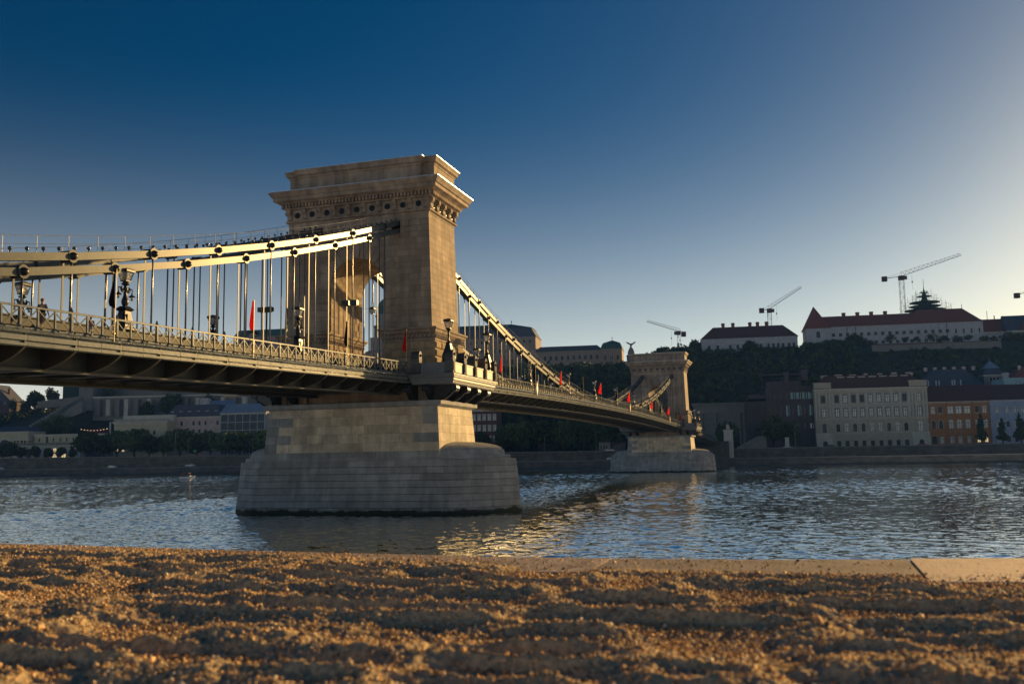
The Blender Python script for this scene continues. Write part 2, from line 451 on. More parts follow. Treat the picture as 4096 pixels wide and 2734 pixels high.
# coat of arms above the arch: a shield in a plain wreath
for sx in (-1,1):
    mb=MB(); sh=[(-.55,27.75),(.55,27.75),(.6,27.2),(.4,26.75),(0,26.5),(-.4,26.75),(-.6,27.2)]
    xx=sx*hxs(27)
    mb.loft([[(xx-sx*.02,a,b) for a,b in sh],[(xx+sx*.14,a*.92,27.15+(b-27.15)*.92) for a,b in sh]])
    mb.ball((xx+sx*.1,0,27.95),.26,8)
    for sg in (-1,1): mb.tube([(xx+sx*.08,sg*.7,27.7),(xx+sx*.1,sg*.95,27.2),(xx+sx*.08,sg*.75,26.6),(xx+sx*.05,sg*.2,26.35)],[.06,.12,.11,.05],6)
    mb.build('coat_of_arms','lime_tr',tower)
# leg plinths
for sg in (-1,1):
    mb=MB(); cy=sg*(3.12+8.75)/2; hy=(8.75-3.12)/2
    mb.mould([(4.0,hy,13.7),(4.0,hy,17.0),(4.1,hy+.08,17.05),(4.1,hy+.08,17.22)],0,cy,.5)
    mb.mould([(4.15,hy+.1,17.78),(4.3,hy+.2,17.9),(4.35,hy+.25,18.1),(4.55,hy+.38,18.2),(4.55,hy+.38,18.36),(4.2,hy+.05,18.42)],0,cy,.5)
    mb.mould([(4.0,hy,17.2),(4.0,hy,17.8)],0,cy,.3)
    # twisted rope roll under the cap
    for p,q in (((-4.12,-hy-.1),(4.12,-hy-.1)),((4.12,-hy-.1),(4.12,hy+.1)),((4.12,hy+.1),(-4.12,hy+.1)),((-4.12,hy+.1),(-4.12,-hy-.1))):
        L_=math.hypot(q[0]-p[0],q[1]-p[1]); n=int(L_/.42)
        dx,dy=(q[0]-p[0])/L_,(q[1]-p[1])/L_
        for k in range(n):
            c=((k+.5)/n); x=p[0]+(q[0]-p[0])*c; y=p[1]+(q[1]-p[1])*c+cy
            mb.tube([(x-dx*.22,y-dy*.22,17.3),(x,y,17.5),(x+dx*.22,y+dy*.22,17.72)],[.07,.2,.07],6)
    mb.build('leg_plinth','lime_tr',tower)
    mb=MB()
    for face in 'EWNSI':
        rows=[(13.8,14.55),(14.6,15.35),(15.4,16.15),(16.2,16.95)]
        for r,(a,b) in enumerate(rows):
            if face in 'EW': c=[-hy]; 
            else: c=[-4.0]
            end=hy if face in 'EW' else 4.0
            c=[-end]+([-end*.62,-end*.05,end*.5] if r%2 else [-end*.35,end*.25,end*.7])+[end]
            for i in range(len(c)-1):
                s0,s1=c[i]+.03,c[i+1]-.03
                def P(s,z,o):
                    if face=='E': return (-(4.0+o),cy+s,z)
                    if face=='W': return (4.0+o,cy+s,z)
                    if face=='N': return (s,cy-(hy+o),z)
                    if face=='S': return (s,cy+(hy+o),z)
                    return None
                if face=='I': continue
                mid=.5*(s0+s1); big=.16 if face in 'NS' else .09
                A=[P(s0,a+.02,-.02),P(s1,a+.02,-.02),P(s1,b-.02,-.02),P(s0,b-.02,-.02)]
                B=[P(s0+.03,a+.05,.05),P(s1-.03,a+.05,.05),P(s1-.03,b-.05,.05),P(s0+.03,b-.05,.05)]
                C=[P(s0+.14,a+.16,big),P(s1-.14,a+.16,big),P(s1-.14,b-.16,big),P(s0+.14,b-.16,big)]
                mb.loft([A,B,C],True,random.random())
    rk=mat('rock_faced_stone',(.43,.31,.17),.9,var=.25,vscale=2,bump=.05,bscale=4,tint=.2) if 'rock_faced_stone' not in MATS else MATS['rock_faced_stone']
    mb.build('rusticated_blocks',rk,tower)
# entablature
mb=MB()
mb.mould([(3.6,8.0,30.1),(3.66,8.08,30.2),(3.66,8.08,30.35),(3.9,8.3,30.42),(3.9,8.3,30.55),(3.72,8.1,30.62),(3.72,8.1,31.75),(3.98,8.38,31.8),(4.02,8.42,31.95),(4.02,8.42,32.3),(4.4,8.8,32.36),(4.5,8.9,32.46),(4.85,9.25,32.6),(4.85,9.25,32.95),(4.95,9.4,33.0),(5.05,9.5,33.2),(5.2,9.65,33.42),(5.2,9.65,33.52),(3.2,8.4,33.62)],0,0)
# dentils
for sx in (-1,1):
    n=44
    for k in range(n):
        y=-8.6+17.2*(k+.5)/n; mb.box(min(sx*4.02,sx*4.33),y-.11,31.98,max(sx*4.02,sx*4.33),y+.11,32.33)
    n=20
    for k in range(n):
        x=-4.1+8.2*(k+.5)/n; mb.box(x-.11,min(sx*8.42,sx*8.74),31.98,x+.11,max(sx*8.42,sx*8.74),32.33)
mb.build('cornice','lime_tr',tower)
# frieze: iron rosettes between scrolled brackets
mb=MB(); mb.disc((0,0,0),.32,-.06,'x',16)
for k in range(8):
    a=2*PI*k/8; mb.tube([(-.07,.08*math.cos(a),.08*math.sin(a)),(-.1,.19*math.cos(a),.19*math.sin(a)),(-.06,.29*math.cos(a),.29*math.sin(a))],[.03,.055,.02],6)
mb.ball((-.09,0,0),.08,6)
ros=mb.build('rosette','dark',tower,(-3.72,0,31.18))
mb=MB(); mb.prism([(0,-.5),(0,.55),(-.42,.55),(-.42,.3),(-.3,.1),(-.16,0),(-.14,-.3),(-.2,-.45)],-.2,.2,'xz'); mb.tube([(-.3,-.23,.28),(-.3,.23,.28)],.13,10); mb.tube([(-.12,-.21,-.38),(-.12,.21,-.38)],.09,8)
brk=mb.build('frieze_bracket','lime_tr',tower,(-3.72,0,31.2))
first=True
for face,rz in (('E',0),('W',PI),('N',PI/2),('S',-PI/2)):
    if face in 'EW':
        rr=[-6.96+1.74*k for k in range(9)]; bb=[-7.8+1.733*k for k in range(10)]
        P=lambda s:((-3.72 if face=='E' else 3.72),s,31.18)
    else:
        rr=[-2.55+1.7*k for k in range(4)]; bb=[-3.4+1.7*k for k in range(5)]
        P=lambda s:(s,(-8.1 if face=='N' else 8.1),31.18)
    for s in rr:
        if first: ros.location=P(s); first=False; ros.rotation_euler=(0,0,rz)
        else: copy_obj(ros,tower,P(s),(0,0,rz))
    for i,s in enumerate(bb):
        if face=='E' and i==0: brk.location=P(s)
        else: copy_obj(brk,tower,P(s),(0,0,rz))
# attic
mb=MB()
mb.mould([(2.9,8.35,33.6),(2.9,8.35,35.3),(2.98,8.42,35.36),(3.0,8.45,35.5),(3.25,8.68,35.65),(3.25,8.68,35.85),(3.36,8.78,36.05),(3.36,8.78,36.14)],0,0)
mb.mould([(3.4,7.0,33.62),(3.4,7.0,35.3),(3.48,7.08,35.36),(3.5,7.1,35.5),(3.75,7.32,35.66),(3.75,7.32,35.87),(3.86,7.42,36.06),(3.86,7.42,36.15)],0,0)
mb.build('attic','lime_tr',tower)
mb=MB(); mb.mould([(3.41,8.83,36.15),(3.41,8.83,36.2)],0,0); mb.mould([(3.9,7.46,36.155),(3.9,7.46,36.215)],0,0)
mb.mould([(5.25,9.7,33.525),(5.25,9.7,33.58),(3.0,8.4,33.66)],0,0)
mb.build('metal_flashing','lead',tower)

# balconies: floor slab with moulded edge, parapet panels, arched posts, scroll brackets
pa=mat('balcony_paint',(.19,.205,.215),.45,metal=.0,var=.12,vscale=2); M['balc']=pa
gl=mat('polished_iron',(.07,.07,.075),.2,metal=.2,var=.2,vscale=6); M['gloss']=gl
for sg in (-1,1):
    y0,y1=sg*6.9,sg*11.75
    lo,hi=min(y0,y1),max(y0,y1)
    mb=MB(); cy=(lo+hi)/2; hy=(hi-lo)/2
    mb.mould([(6.0,hy-.45,12.45),(6.15,hy-.3,12.5),(6.2,hy-.25,12.75),(6.3,hy-.15,12.8),(6.3,hy-.15,13.0),(6.45,hy-.06,13.12),(6.45,hy-.06,13.2),(6.62,hy,13.28),(6.62,hy,13.42)],0,cy)
    mb.build('balcony_slab','balc',tower)
    ye=sg*11.45
    mb=MB()
    mb.box(-6.3,min(ye-.05,ye+.05),13.42,6.3,max(ye-.05,ye+.05),14.42); mb.box(-6.3,ye-.1,14.42,6.3,ye+.1,14.54)
    for sx in (-1,1):
        mb.box(sx*6.3-.05,min(sg*8.2,ye),13.42,sx*6.3+.05,max(sg*8.2,ye),14.42)
        mb.box(sx*6.3-.1,min(sg*8.2,ye),14.42,sx*6.3+.1,max(sg*8.2,ye),14.54)
    # a run of small round ornaments along the edge
    mb.build('parapet','balc',tower)
    mb=MB()
    mb.tube([(-6.3+12.6*k/120,sg*11.68,13.465) for k in range(121)],[(.06 if k%3 else .02) for k in range(121)],6)
    mb.build('edge_beading','gloss',tower)
    def post():
        mb=MB()
        pr=[(-.36,13.42),(.36,13.42),(.36,13.6),(.3,13.65),(.3,14.7),(.38,14.74),(.38,14.86),(.33,14.9)]
        pr+=[(.36*math.cos(a),15.2+.5*math.sin(a)) for a in [PI*k/8 for k in range(9)]]+[(-.33,14.9),(-.38,14.86),(-.38,14.74),(-.3,14.7),(-.3,13.65),(-.36,13.6)]
        mb.prism(pr,-.42,.42,'xz')
        for k in range(5):
            a=PI*(k+.5)/5; mb.tube([(.06*math.cos(a),-.43,15.15),(.2*math.cos(a),-.46,15.15+.24*math.sin(a))],[.03,.05],5)
        mb.box(-.2,-.46,13.75,.2,-.4,14.55)
        return mb
    pp=post().build('parapet_post','gloss',tower,(-6.3,sg*11.25,0)); pp.rotation_euler=(0,0,0 if sg<0 else PI)
    for x in (-3.15,0,3.15,6.3): copy_obj(pp,tower,(x,sg*11.25,0))
    for x in (-6.3,6.3): copy_obj(pp,tower,(x,sg*7.75,0))
    # scroll brackets beneath
    mb=MB()
    cv=[(-9.3,11.08),(-9.9,11.15),(-10.5,11.5),(-11.0,12.0),(-11.25,12.2),(-11.35,12.46),(-9.0,12.46),(-9.0,11.08)]
    mb.prism([(sg*-p[0],p[1]) for p in cv],-.32,.32,'yz')
    mb.disc((-.42,sg*11.1,12.12),.36,.84,'x',16)
    for o in (-.2,0,.2): mb.tube([(o,sg*9.4,11.0),(o,sg*10.1,11.12),(o,sg*10.7,11.55),(o,sg*11.1,11.95)],.07,6)
    cb=mb.build('scroll_bracket','dark',tower,(-4.7,0,0))
    for x in (-1.57,1.57,4.7): copy_obj(cb,tower,(x,0,0))
    for sx in (-1,1):
        mb=MB(); cv=[(4.3,11.08),(4.8,11.15),(5.3,11.5),(5.8,12.0),(6.1,12.2),(6.2,12.46),(4.0,12.46),(4.0,11.08)]
        mb.prism([(sx*p[0],p[1]) for p in cv],-.32,.32,'xz'); mb.disc((sx*5.9,-.4,12.12),.33,.8,'y',14)
        e=mb.build('side_bracket','dark',tower,(0,sg*8.6,0))
        copy_obj(e,tower,(0,sg*6.6,0))
tower2=copy_tree(tower,(202,0,0),label='far sandstone gate tower of the bridge, small behind the long main span')
tower['group']=tower2['group']='gate towers of the chain bridge'

# Pest and Buda abutments
for x,lab in ((-95.0,'stone abutment block at the near end of the bridge'),(317,'stone abutment at the far end of the bridge below the tunnel')):
    mb=MB(); sx=1 if x<0 else -1
    mb.mould([(6,11,-1),(6,11,11.0 if x<0 else 10.4)],x,0); 
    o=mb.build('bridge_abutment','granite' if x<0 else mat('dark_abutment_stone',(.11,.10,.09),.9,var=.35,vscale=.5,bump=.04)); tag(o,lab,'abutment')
# ================================================================== deck
PITCH=3.45
def nodes(x0,x1,pitch,ref):
    k0=math.ceil((x0-ref)/pitch-1e-6); k1=math.floor((x1-ref)/pitch+1e-6)
    return [ref+k*pitch for k in range(k0,k1+1)]
def sweep(mb,prof,xs,fz,t=.5):
    """prof: list of (y, dz) closed polygon swept along the deck"""
    mb.loft([[(x,y,fz(x)+d) for y,d in prof] for x in xs],True,t)
def deck(label,x0,x1):
    root=thing('bridge_deck',label,'bridge deck',(0,0,0),group='spans of the bridge deck')
    n=max(2,int(abs(x1-x0)/3.0)); xs=[x0+(x1-x0)*i/n for i in range(n+1)]
    mb=MB(); sweep(mb,[(-4.1,-.30),(4.1,-.30),(4.1,-.02),(-4.1,-.02)],xs,zd)
    mb.build('roadway','asph',root)
    for sg in (-1,1):
        mb=MB(); y=lambda a:sg*a
        sweep(mb,[(y(4.9),-.22),(y(6.75),-.22),(y(6.75),-.06),(y(4.9),-.06)],xs,zd); mb.build('footway','asph',root)
        # main girder: web, bottom flange with rivets, box top above the footway carried on posts
        mb=MB()
        sweep(mb,[(y(4.45),-1.82),(y(4.6),-1.82),(y(4.6),-.05),(y(4.45),-.05)],xs,zd)
        sweep(mb,[(y(4.2),-1.95),(y(4.95),-1.95),(y(4.95),-1.83),(y(4.2),-1.83)],xs,zd)
        sweep(mb,[(y(4.3),.42),(y(4.75),.42),(y(4.75),.86),(y(4.3),.86)],xs,zd)
        sweep(mb,[(y(4.2),.86),(y(4.85),.86),(y(4.85),.93),(y(4.2),.93)],xs,zd)
        for x in nodes(x0+.4,x1-.4,PITCH/2,-7.05): mb.beam((x,y(4.52),zd(x)-.05),(x,y(4.52),zd(x)+.44),.35,.35)
        mb.build('main_girder','iron',root)
        # fascia with its mouldings, in riveted lengths
        mb=MB(); L=nodes(x0+.1,x1-.1,PITCH/2*1.0,-7.05); L=[x0]+L+[x1]
        for a,b in zip(L[:-1],L[1:]):
            if b-a<.05: continue
            t=random.random()
            g=.012
            pr=[(y(6.6),-.95),(y(6.9),-.95),(y(6.98),-.90),(y(6.98),-.78),(y(6.80),-.75),(y(6.80),-.67),(y(6.94),-.63),(y(6.94),-.38),(y(6.84),-.36),(y(6.84),-.31),(y(6.99),-.29),(y(7.08),-.27),(y(7.12),-.19),(y(7.08),-.11),(y(7.0),-.06),(y(7.0),0.0),(y(6.6),0.0)]
            jit=rnd(-.012,.012)
            mb.loft([[(x,yy+sg*jit,zd(x)+d) for yy,d in pr] for x in (a+g,b-g)],True,t)
        mb.build('fascia','fasc',root)
    # cantilever brackets under the footways, cross beams
    near=[]
    for sg in (-1,1):
        pr=[(4.62,-1.83),(4.95,-1.83)]+[(4.95+1.95*(.6*k/8+.4*math.sin(PI/2*k/8)),-1.83+.86*(.6*k/8+.4*(1-math.cos(PI/2*k/8)))) for k in range(1,9)]+[(6.95,-.24),(4.62,-.24)]
        mb=MB(); mb.prism([(sg*a,b) for a,b in pr],-.03,.03,'yz')
        cv=[(4.95,-1.84)]+[(4.95+1.95*(.6*k/8+.4*math.sin(PI/2*k/8)),-1.84+.86*(.6*k/8+.4*(1-math.cos(PI/2*k/8)))) for k in range(1,9)]
        mb.loft([[( -.08,sg*a,b) for a,b in cv],[(.08,sg*a,b) for a,b in cv]],False,closed=False)
        br=mb.build('footway_bracket','under',root)
        X=nodes(x0+.5,x1-.5,PITCH,-7.05+1.6)
        br.location=(X[0],0,zd(X[0]))
        X=sorted(X,key=lambda x:abs(x+60))
        for x in X[:50]:
            if abs(x-br.location.x)<.01: continue
            copy_obj(br,root,(x,0,zd(x)))
        if len(X)>50:
            mb=MB()
            for x in X[50:]: mb.prism([(sg*a,b+zd(x)) for a,b in pr],x-.03,x+.03,'yz')
            tag(mb.build('footway_bracket','under',root),kind='stuff')
    mb=MB(); mb.box(-.09,-4.45,-1.5,.09,4.45,-.31); mb.box(-.2,-4.45,-1.56,.2,4.45,-1.5)
    cb=mb.build('cross_beam','under',root); X=nodes(x0+.5,x1-.5,PITCH,-7.05+1.6); cb.location=(X[0],0,zd(X[0]))
    for x in X[1:]: copy_obj(cb,root,(x,0,zd(x)))
    mb=MB()
    for yy in (-3,-1.5,0,1.5,3): sweep(mb,[(yy-.12,-1.0),(yy+.12,-1.0),(yy+.12,-.31),(yy-.12,-.31)],xs,zd)
    sweep(mb,[(-4.45,-1.66),(-4.2,-1.66),(-4.2,-1.58),(-4.45,-1.58)],xs,zd)
    for i,(a,b) in enumerate(zip(X[:-1],X[1:])):
        mb.beam((a,-4.3,zd(a)-1.62),(b,4.3,zd(b)-1.62),.14,.05); mb.beam((a,4.3,zd(a)-1.66),(b,-4.3,zd(b)-1.66),.14,.05)
    for yy in (-5.6,-6.3,5.6,6.3): sweep(mb,[(yy-.06,-.4),(yy+.06,-.4),(yy+.06,-.22),(yy-.06,-.22)],xs,zd)
    mb.build('stringers_and_bracing','under',root)
    return root
deck('riveted iron deck of the near side span, running out of the left edge',-89,-.2)
deck('long main span deck arching gently between the two stone towers',.2,201.8)
deck('short far deck sloping down from the far tower to the Buda bank',202.2,311)

# ================================================================== railings
def railing(label,x0,x1,sg):
    root=thing('railing',label,'railing',(0,0,0),group='cross lattice railings of the bridge')
    y=sg*6.98
    n=max(2,int((x1-x0)/2.5)); xs=[x0+(x1-x0)*i/n for i in range(n+1)]
    mb=MB(); sweep(mb,[(y-.05,1.0),(y+.05,1.0),(y+.05,1.09),(y,1.11),(y-.05,1.09)],xs,zd); mb.build('top_rail','fasc',root)
    X=nodes(x0+.05,x1-.05,PITCH/3,-7.05-2*PITCH/3+.0)
    def slope(x): return -math.atan((zd(x+.3)-zd(x-.3))/.6)
    mb=MB(); mb.box(-.045,y-.045,0,.045,y+.045,1.0); mb.lathe([(.0,-.02),(.11,0),(.12,.04),(.07,.09),(.05,.1)],0,y,8); mb.tube([(0,y,.05),(0,y+sg*.22,-.03)],.05,6); mb.ball((0,y+sg*.24,-.04),.07,4)
    post=mb.build('post','fasc',root)
    mb=MB(); mb.box(-.07,y-.07,0,.07,y+.07,1.0); mb.lathe([(.13,0),(.13,.06),(.08,.1),(.05,.1)],0,y,8); mb.lathe([(.09,1.1),(.1,1.16),(.05,1.2),(.07,1.25),(.0,1.36)],0,y,8); mb.ball((0,y+sg*.24,-.04),.07,4)
    big=mb.build('main_post','fasc',root)
    w=PITCH/3-.1
    mb=MB()
    for sx in (-1,1):
        for o in (-.032,.032):
            dx=w/2; mb.beam((-sx*dx+o,y-.02*sx,.06),(sx*dx+o,y-.02*sx,.95),.022,.03,up=(0,1,0))
        mb.beam((-sx*w/2,y,.06),(sx*w/2,y,.95),.05,.012,up=(0,1,0))
    mb.disc((0,y-.035,.505),.1,.07,'y',10)
    pan=mb.build('lattice_panel','fasc',root)
    # individually the nearest, the far remainder as one mesh each
    Xs=sorted(X,key=lambda x:abs(x+60)); near=Xs[:98]; far=Xs[98:]
    fp=fb=fn=True
    def put(o,x,first):
        loc=(x,0,zd(x)); rot=(0,slope(x),0)
        if first: o.location=loc; o.rotation_euler=rot
        else: copy_obj(o,root,loc,rot)
    for x in near:
        k=round((x-(-7.05-2*PITCH/3))/(PITCH/3))
        if k%3==0: put(big,x,fb); fb=False
        else: put(post,x,fp); fp=False
        xm=x+PITCH/6
        if xm<x1-.3: put(pan,xm,fn); fn=False
    if far:
        def bake(src,xs_,name):
            vs=[];fs=[]; base=[tuple(v.co) for v in src.data.vertices]; ff=[tuple(p.vertices) for p in src.data.polygons]
            m_=MB()
            for x in xs_:
                a=slope(x); ca,sa=math.cos(a),math.sin(a)
                m_.add([(x+vx*ca+vz*sa,vy,zd(x)-vx*sa+vz*ca) for vx,vy,vz in base],ff)
            tag(m_.build(name,'fasc',root,fixn=False),kind='stuff')
        bake(post,far,'post'); bake(pan,[x+PITCH/6 for x in far if x+PITCH/6<x1-.3],'lattice_panel')
for sg,side in ((-1,'near'),(1,'far')):
    w='sunlit right-hand' if sg<0 else 'left-hand, behind the chains,'
    railing(f'lattice railing on the {w} edge of the near side span'.replace(', of',' of'),-88.5,-6.7,sg)
    railing(f'lattice railing on the {w} edge of the long main span',6.7,195.3,sg)
    railing(f'lattice railing on the {w} edge of the deck beyond the far tower',208.7,310,sg)

# ================================================================== chains
def chain(label,x0,x1,sg,ju,jl,rail=True,pitch=6.9):
    """one side of one span: upper and lower chain of flat bars, joints, hangers, hand line, festoon lamps"""
    root=thing('suspension_chain',label,'suspension chain',(0,0,0),group='eyebar chains of the bridge')
    ends=lambda J,fz:[x for x in ([x0]+J+[x1])]
    for nm,J,fz in (('upper_chain',ju,zu),('lower_chain',jl,zl)):
        mb=MB(); P=sorted(set([x0]+J+[x1]))
        for i,(a,b) in enumerate(zip(P[:-1],P[1:])):
            A=(a,fz(a)); B=(b,fz(b)); L=math.hypot(B[0]-A[0],B[1]-A[1]); ux,uz=(B[0]-A[0])/L,(B[1]-A[1])/L
            lay=[(4.62,4.8),(4.1,4.26)] if i%2 else [(4.56,4.74),(4.18,4.34)]
            ov=.12
            for lo,hi in lay+[(4.345,4.555)]:
                y_0,y_1=sg*lo,sg*hi; h=.22 if lo!=4.345 else .18
                c=[(A[0]-ux*ov-uz*h*s1,A[1]-uz*ov+ux*h*s1) if e==0 else (B[0]+ux*ov-uz*h*s1,B[1]+uz*ov+ux*h*s1) for e,s1 in ((0,-1),(1,-1),(1,1),(0,1))]
                mb.prism(c,min(y_0,y_1),max(y_0,y_1),'xz',.5)
        for x in J:   # eyes and cross pins
            z=fz(x); mb.disc((x,sg*4.82,z),.38,-sg*.04 if False else -sg*.04,'y',20)
            mb.disc((x,sg*4.06,z),.34,sg*.72,'y',14)
        mb.build(nm,'chainm',root)
    mb=MB(); mb.disc((0,sg*4.86,0),.23,-sg*.05,'y',18); mb.ball((0,sg*4.88,0),.20,12,sy=.95)
    nhp=0; bo=mb.build('joint_boss','dark',root,smooth=True); first=True
    mh=MB(); mh.tube([(0,sg*4.72,0),(0,sg*4.72,1)],.062,10,cap=True)
    ho=mh.build('hanger','gloss2',root,smooth=True); f2=True
    mh=MB(); mh.box(-.065,sg*4.14-.02,0,.065,sg*4.14+.02,1); hp=mh.build('hanger','iron2',root); f3=True
    for J,fz in ((ju,zu),(jl,zl)):
        for x in J:
            if abs(x)<3.9 or abs(x-202)<3.9: continue
            z=fz(x)
            if first: bo.location=(x,0,z); first=False
            else: copy_obj(bo,root,(x,0,z))
            zb=zd(x)+.9
            if z-zb<.3: continue
            if f2: ho.location=(x,0,zb); ho.scale=(1,1,z-zb); f2=False
            else:
                copy_obj(ho,root,(x,0,zb),scale=(1,1,z-zb))
            if f3: hp.location=(x,0,zb); hp.scale=(1,1,z-zb); f3=False
            elif nhp<46: copy_obj(hp,root,(x,0,zb),scale=(1,1,z-zb)); nhp+=1
    hand=[]
    mb=MB(); sp=2.3; 
    pts=[]; x=min(x0,x1)+ (1.0)
    lim=max(x0,x1)-1.0
    while x<=lim:
        if abs(x)>3.9 and abs(x-202)>3.9: pts.append(x)
        x+=sp
    for x in pts: mb.tube([(x,sg*4.5,zu(x)+.2),(x,sg*4.5,zu(x)+1.18)],.018,5)
    mb.tube([(x,sg*4.5,zu(x)+1.18) for x in pts],.018,5); mb.tube([(x,sg*4.5,zu(x)+.72) for x in pts],.011,4)
    mb.build('hand_line','pole2',root)
    mb=MB(); mb.tube([(0,0,.2),(0,0,.38)],.03,6); mb.ball((0,0,.46),.115,7)
    ba=mb.build('festoon_lamp','bulb',root,smooth=True)
    X=[]; x=min(x0,x1)+.8
    while x<lim: 
        if abs(x)>3.9 and abs(x-202)>3.9: X.append(x)
        x+=1.13
    X=sorted(X,key=lambda x:abs(x+50))
    ba.location=(X[0],sg*4.6,zu(X[0]))
    for x in X[1:98]: copy_obj(ba,root,(x,sg*4.6,zu(x)))
    if X[98:]:
        mb=MB()
        for x in X[98:]: mb.ball((x,sg*4.6,zu(x)+.46),.115,4)
        tag(mb.build('festoon_lamp','bulb',root),kind='stuff')
M['iron2']=mat('pale_hanger_paint',(.05,.062,.072),.45,spec=.3,var=.2,vscale=3)
M['gloss2']=mat('hanger_paint',(.09,.085,.095),.2,metal=.0,var=.1,vscale=4)
M['pole2']=mat('thin_rail_steel',(.28,.28,.26),.4,metal=.5,var=0)
JU=[-7.05-6.9*k for k in range(12)]; JL=[-10.5-6.9*k for k in range(11)]
MU=[6.45+7.25*k for k in range(3)]+[28.1+7.27*k for k in range(11)]; MU=sorted(set([x for x in MU if x<101]+[202-x for x in MU if x<101]+[101]))
ML=[10.0+7.24*k for k in range(13)]; ML=sorted(set([x for x in ML if x<98]+[202-x for x in ML if x<98]))
for sg,nm in ((-1,'front'),(1,'rear')):
    chain(f'{nm} double chain over the near side span, rising to the near tower',-84,-2.5,sg,JU,JL)
    chain(f'{nm} double chain sagging across the main span between the towers',2.5,199.5,sg,MU,ML)
    chain(f'{nm} double chain dropping from the far tower towards the Buda bank',204.5,286,sg,[209.05+6.9*k for k in range(11)],[212.5+6.9*k for k in range(10)])

# ================================================================== lamps
def lantern(mb,gb,z,s=1.0,w0=.24,w1=.36,h=.62):
    """tapering four sided lantern on a point; returns glass builder"""
    w0*=s; w1*=s; h*=s
    for a in range(4):
        c0=[(w0,w0),(-w0,w0),(-w0,-w0),(w0,-w0)][a]; c1=[(w1,w1),(-w1,w1),(-w1,-w1),(w1,-w1)][a]
        mb.beam((c0[0],c0[1],z),(c1[0],c1[1],z+h),.035*s,.035*s)
    mb.mould([(w0*1.12,w0*1.12,z-.05*s),(w0*1.12,w0*1.12,z)],0,0)
    mb.mould([(w1*1.08,w1*1.08,z+h),(w1*1.2,w1*1.2,z+h+.04*s),(w1*1.2,w1*1.2,z+h+.15*s),(w1*1.05,w1*1.05,z+h+.19*s),(w1*.5,w1*.5,z+h+.29*s),(.05,.05,z+h+.33*s)],0,0)
    for k in range(6):
        for sg in (-1,1):
            x=w1*1.1*(-1+2*(k+.5)/6); mb.ball((x,sg*w1*1.15,z+h+.2*s),.035*s,3); mb.ball((sg*w1*1.15,x,z+h+.2*s),.035*s,3)
    gb.mould([(w0*.93,w0*.93,z+.01),(w1*.93,w1*.93,z+h-.01)],0,0)
def candelabra():
    root=thing('bridge_lamp','x','street lamp',(0,0,0))
    mb=MB(); mb.mould([(.55,.5,0),(.55,.5,.1),(.42,.42,.16),(.40,.40,.3),(.35,.35,.42),(.27,.27,1.0),(.25,.25,1.14),(.34,.34,1.2),(.39,.39,1.26),(.34,.34,1.32),(.2,.2,1.46)])
    mb.box(-.15,-.36,.5,.15,-.27,.95); mb.box(-.36,-.15,.5,-.27,.15,.95)
    mb.build('pedestal','dark',root)
    mb=MB(); mb.lathe([(.12,1.44),(.14,1.5),(.2,1.6),(.225,1.72),(.2,1.86),(.13,2.05),(.10,2.25),(.11,2.4),(.16,2.46),(.14,2.56),(.10,2.62),(.1,2.72),(.24,2.8),(.26,2.86),(.14,2.92),(.17,2.98)],n=14); mb.build('column','dark',root,smooth=True)
    mb=MB()
    for sx in (-1,1):
        mb.tube([(0,0,2.42),(sx*.25,0,2.42),(sx*.42,0,2.56),(sx*.6,0,2.58),(sx*.64,0,2.5),(sx*.6,0,2.42)],[.07,.075,.06,.035,.03,.03],6)
        mb.tube([(sx*.12,0,2.32),(sx*.3,0,2.35),(sx*.44,0,2.48)],[.05,.06,.03],6)
        mb.ball((sx*.34,0,2.62),.06,5)
        mb.tube([(sx*.6,0,2.46),(sx*.6,0,2.3)],.025,5)
    mb.build('arms','dark',root)
    for sx in (-1,1):
        mb=MB(); mb.lathe([(.03,2.34),(.06,2.28),(.04,2.24),(.12,2.2),(.21,2.12),(.2,2.1),(.09,2.12)],sx*.6,0,12); hl=mb.build('hanging_lamp','dark',root)
        mb=MB(); mb.lathe([(.085,2.12),(.10,2.05),(.09,1.95),(.04,1.88),(.01,1.87)],sx*.6,0,10); mb.build('globe','glass',hl,smooth=True)
    mb=MB(); gb=MB(); lantern(mb,gb,3.03,1.0,.2,.32,.5)
    lo=mb.build('lantern','dark',root); gb.build('pane','glass',lo)
    mb=MB(); mb.lathe([(.02,3.05),(.05,3.2),(.07,3.35),(.02,3.45)],n=8); mb.build('lamp_bulb','glass',lo)
    return root
la=candelabra()
LX=[-64,-43.75,-23.2,20.5,43.8,67.6,88.2,109,131,152,173.5,188]
desc={-64:'outside the left edge',-43.75:'largest in view, above the railing left of the tower',-23.2:'in front of the left leg of the near tower',20.5:'just right of the near tower',43.8:'fourth from left, right of the near balcony'}
first=True
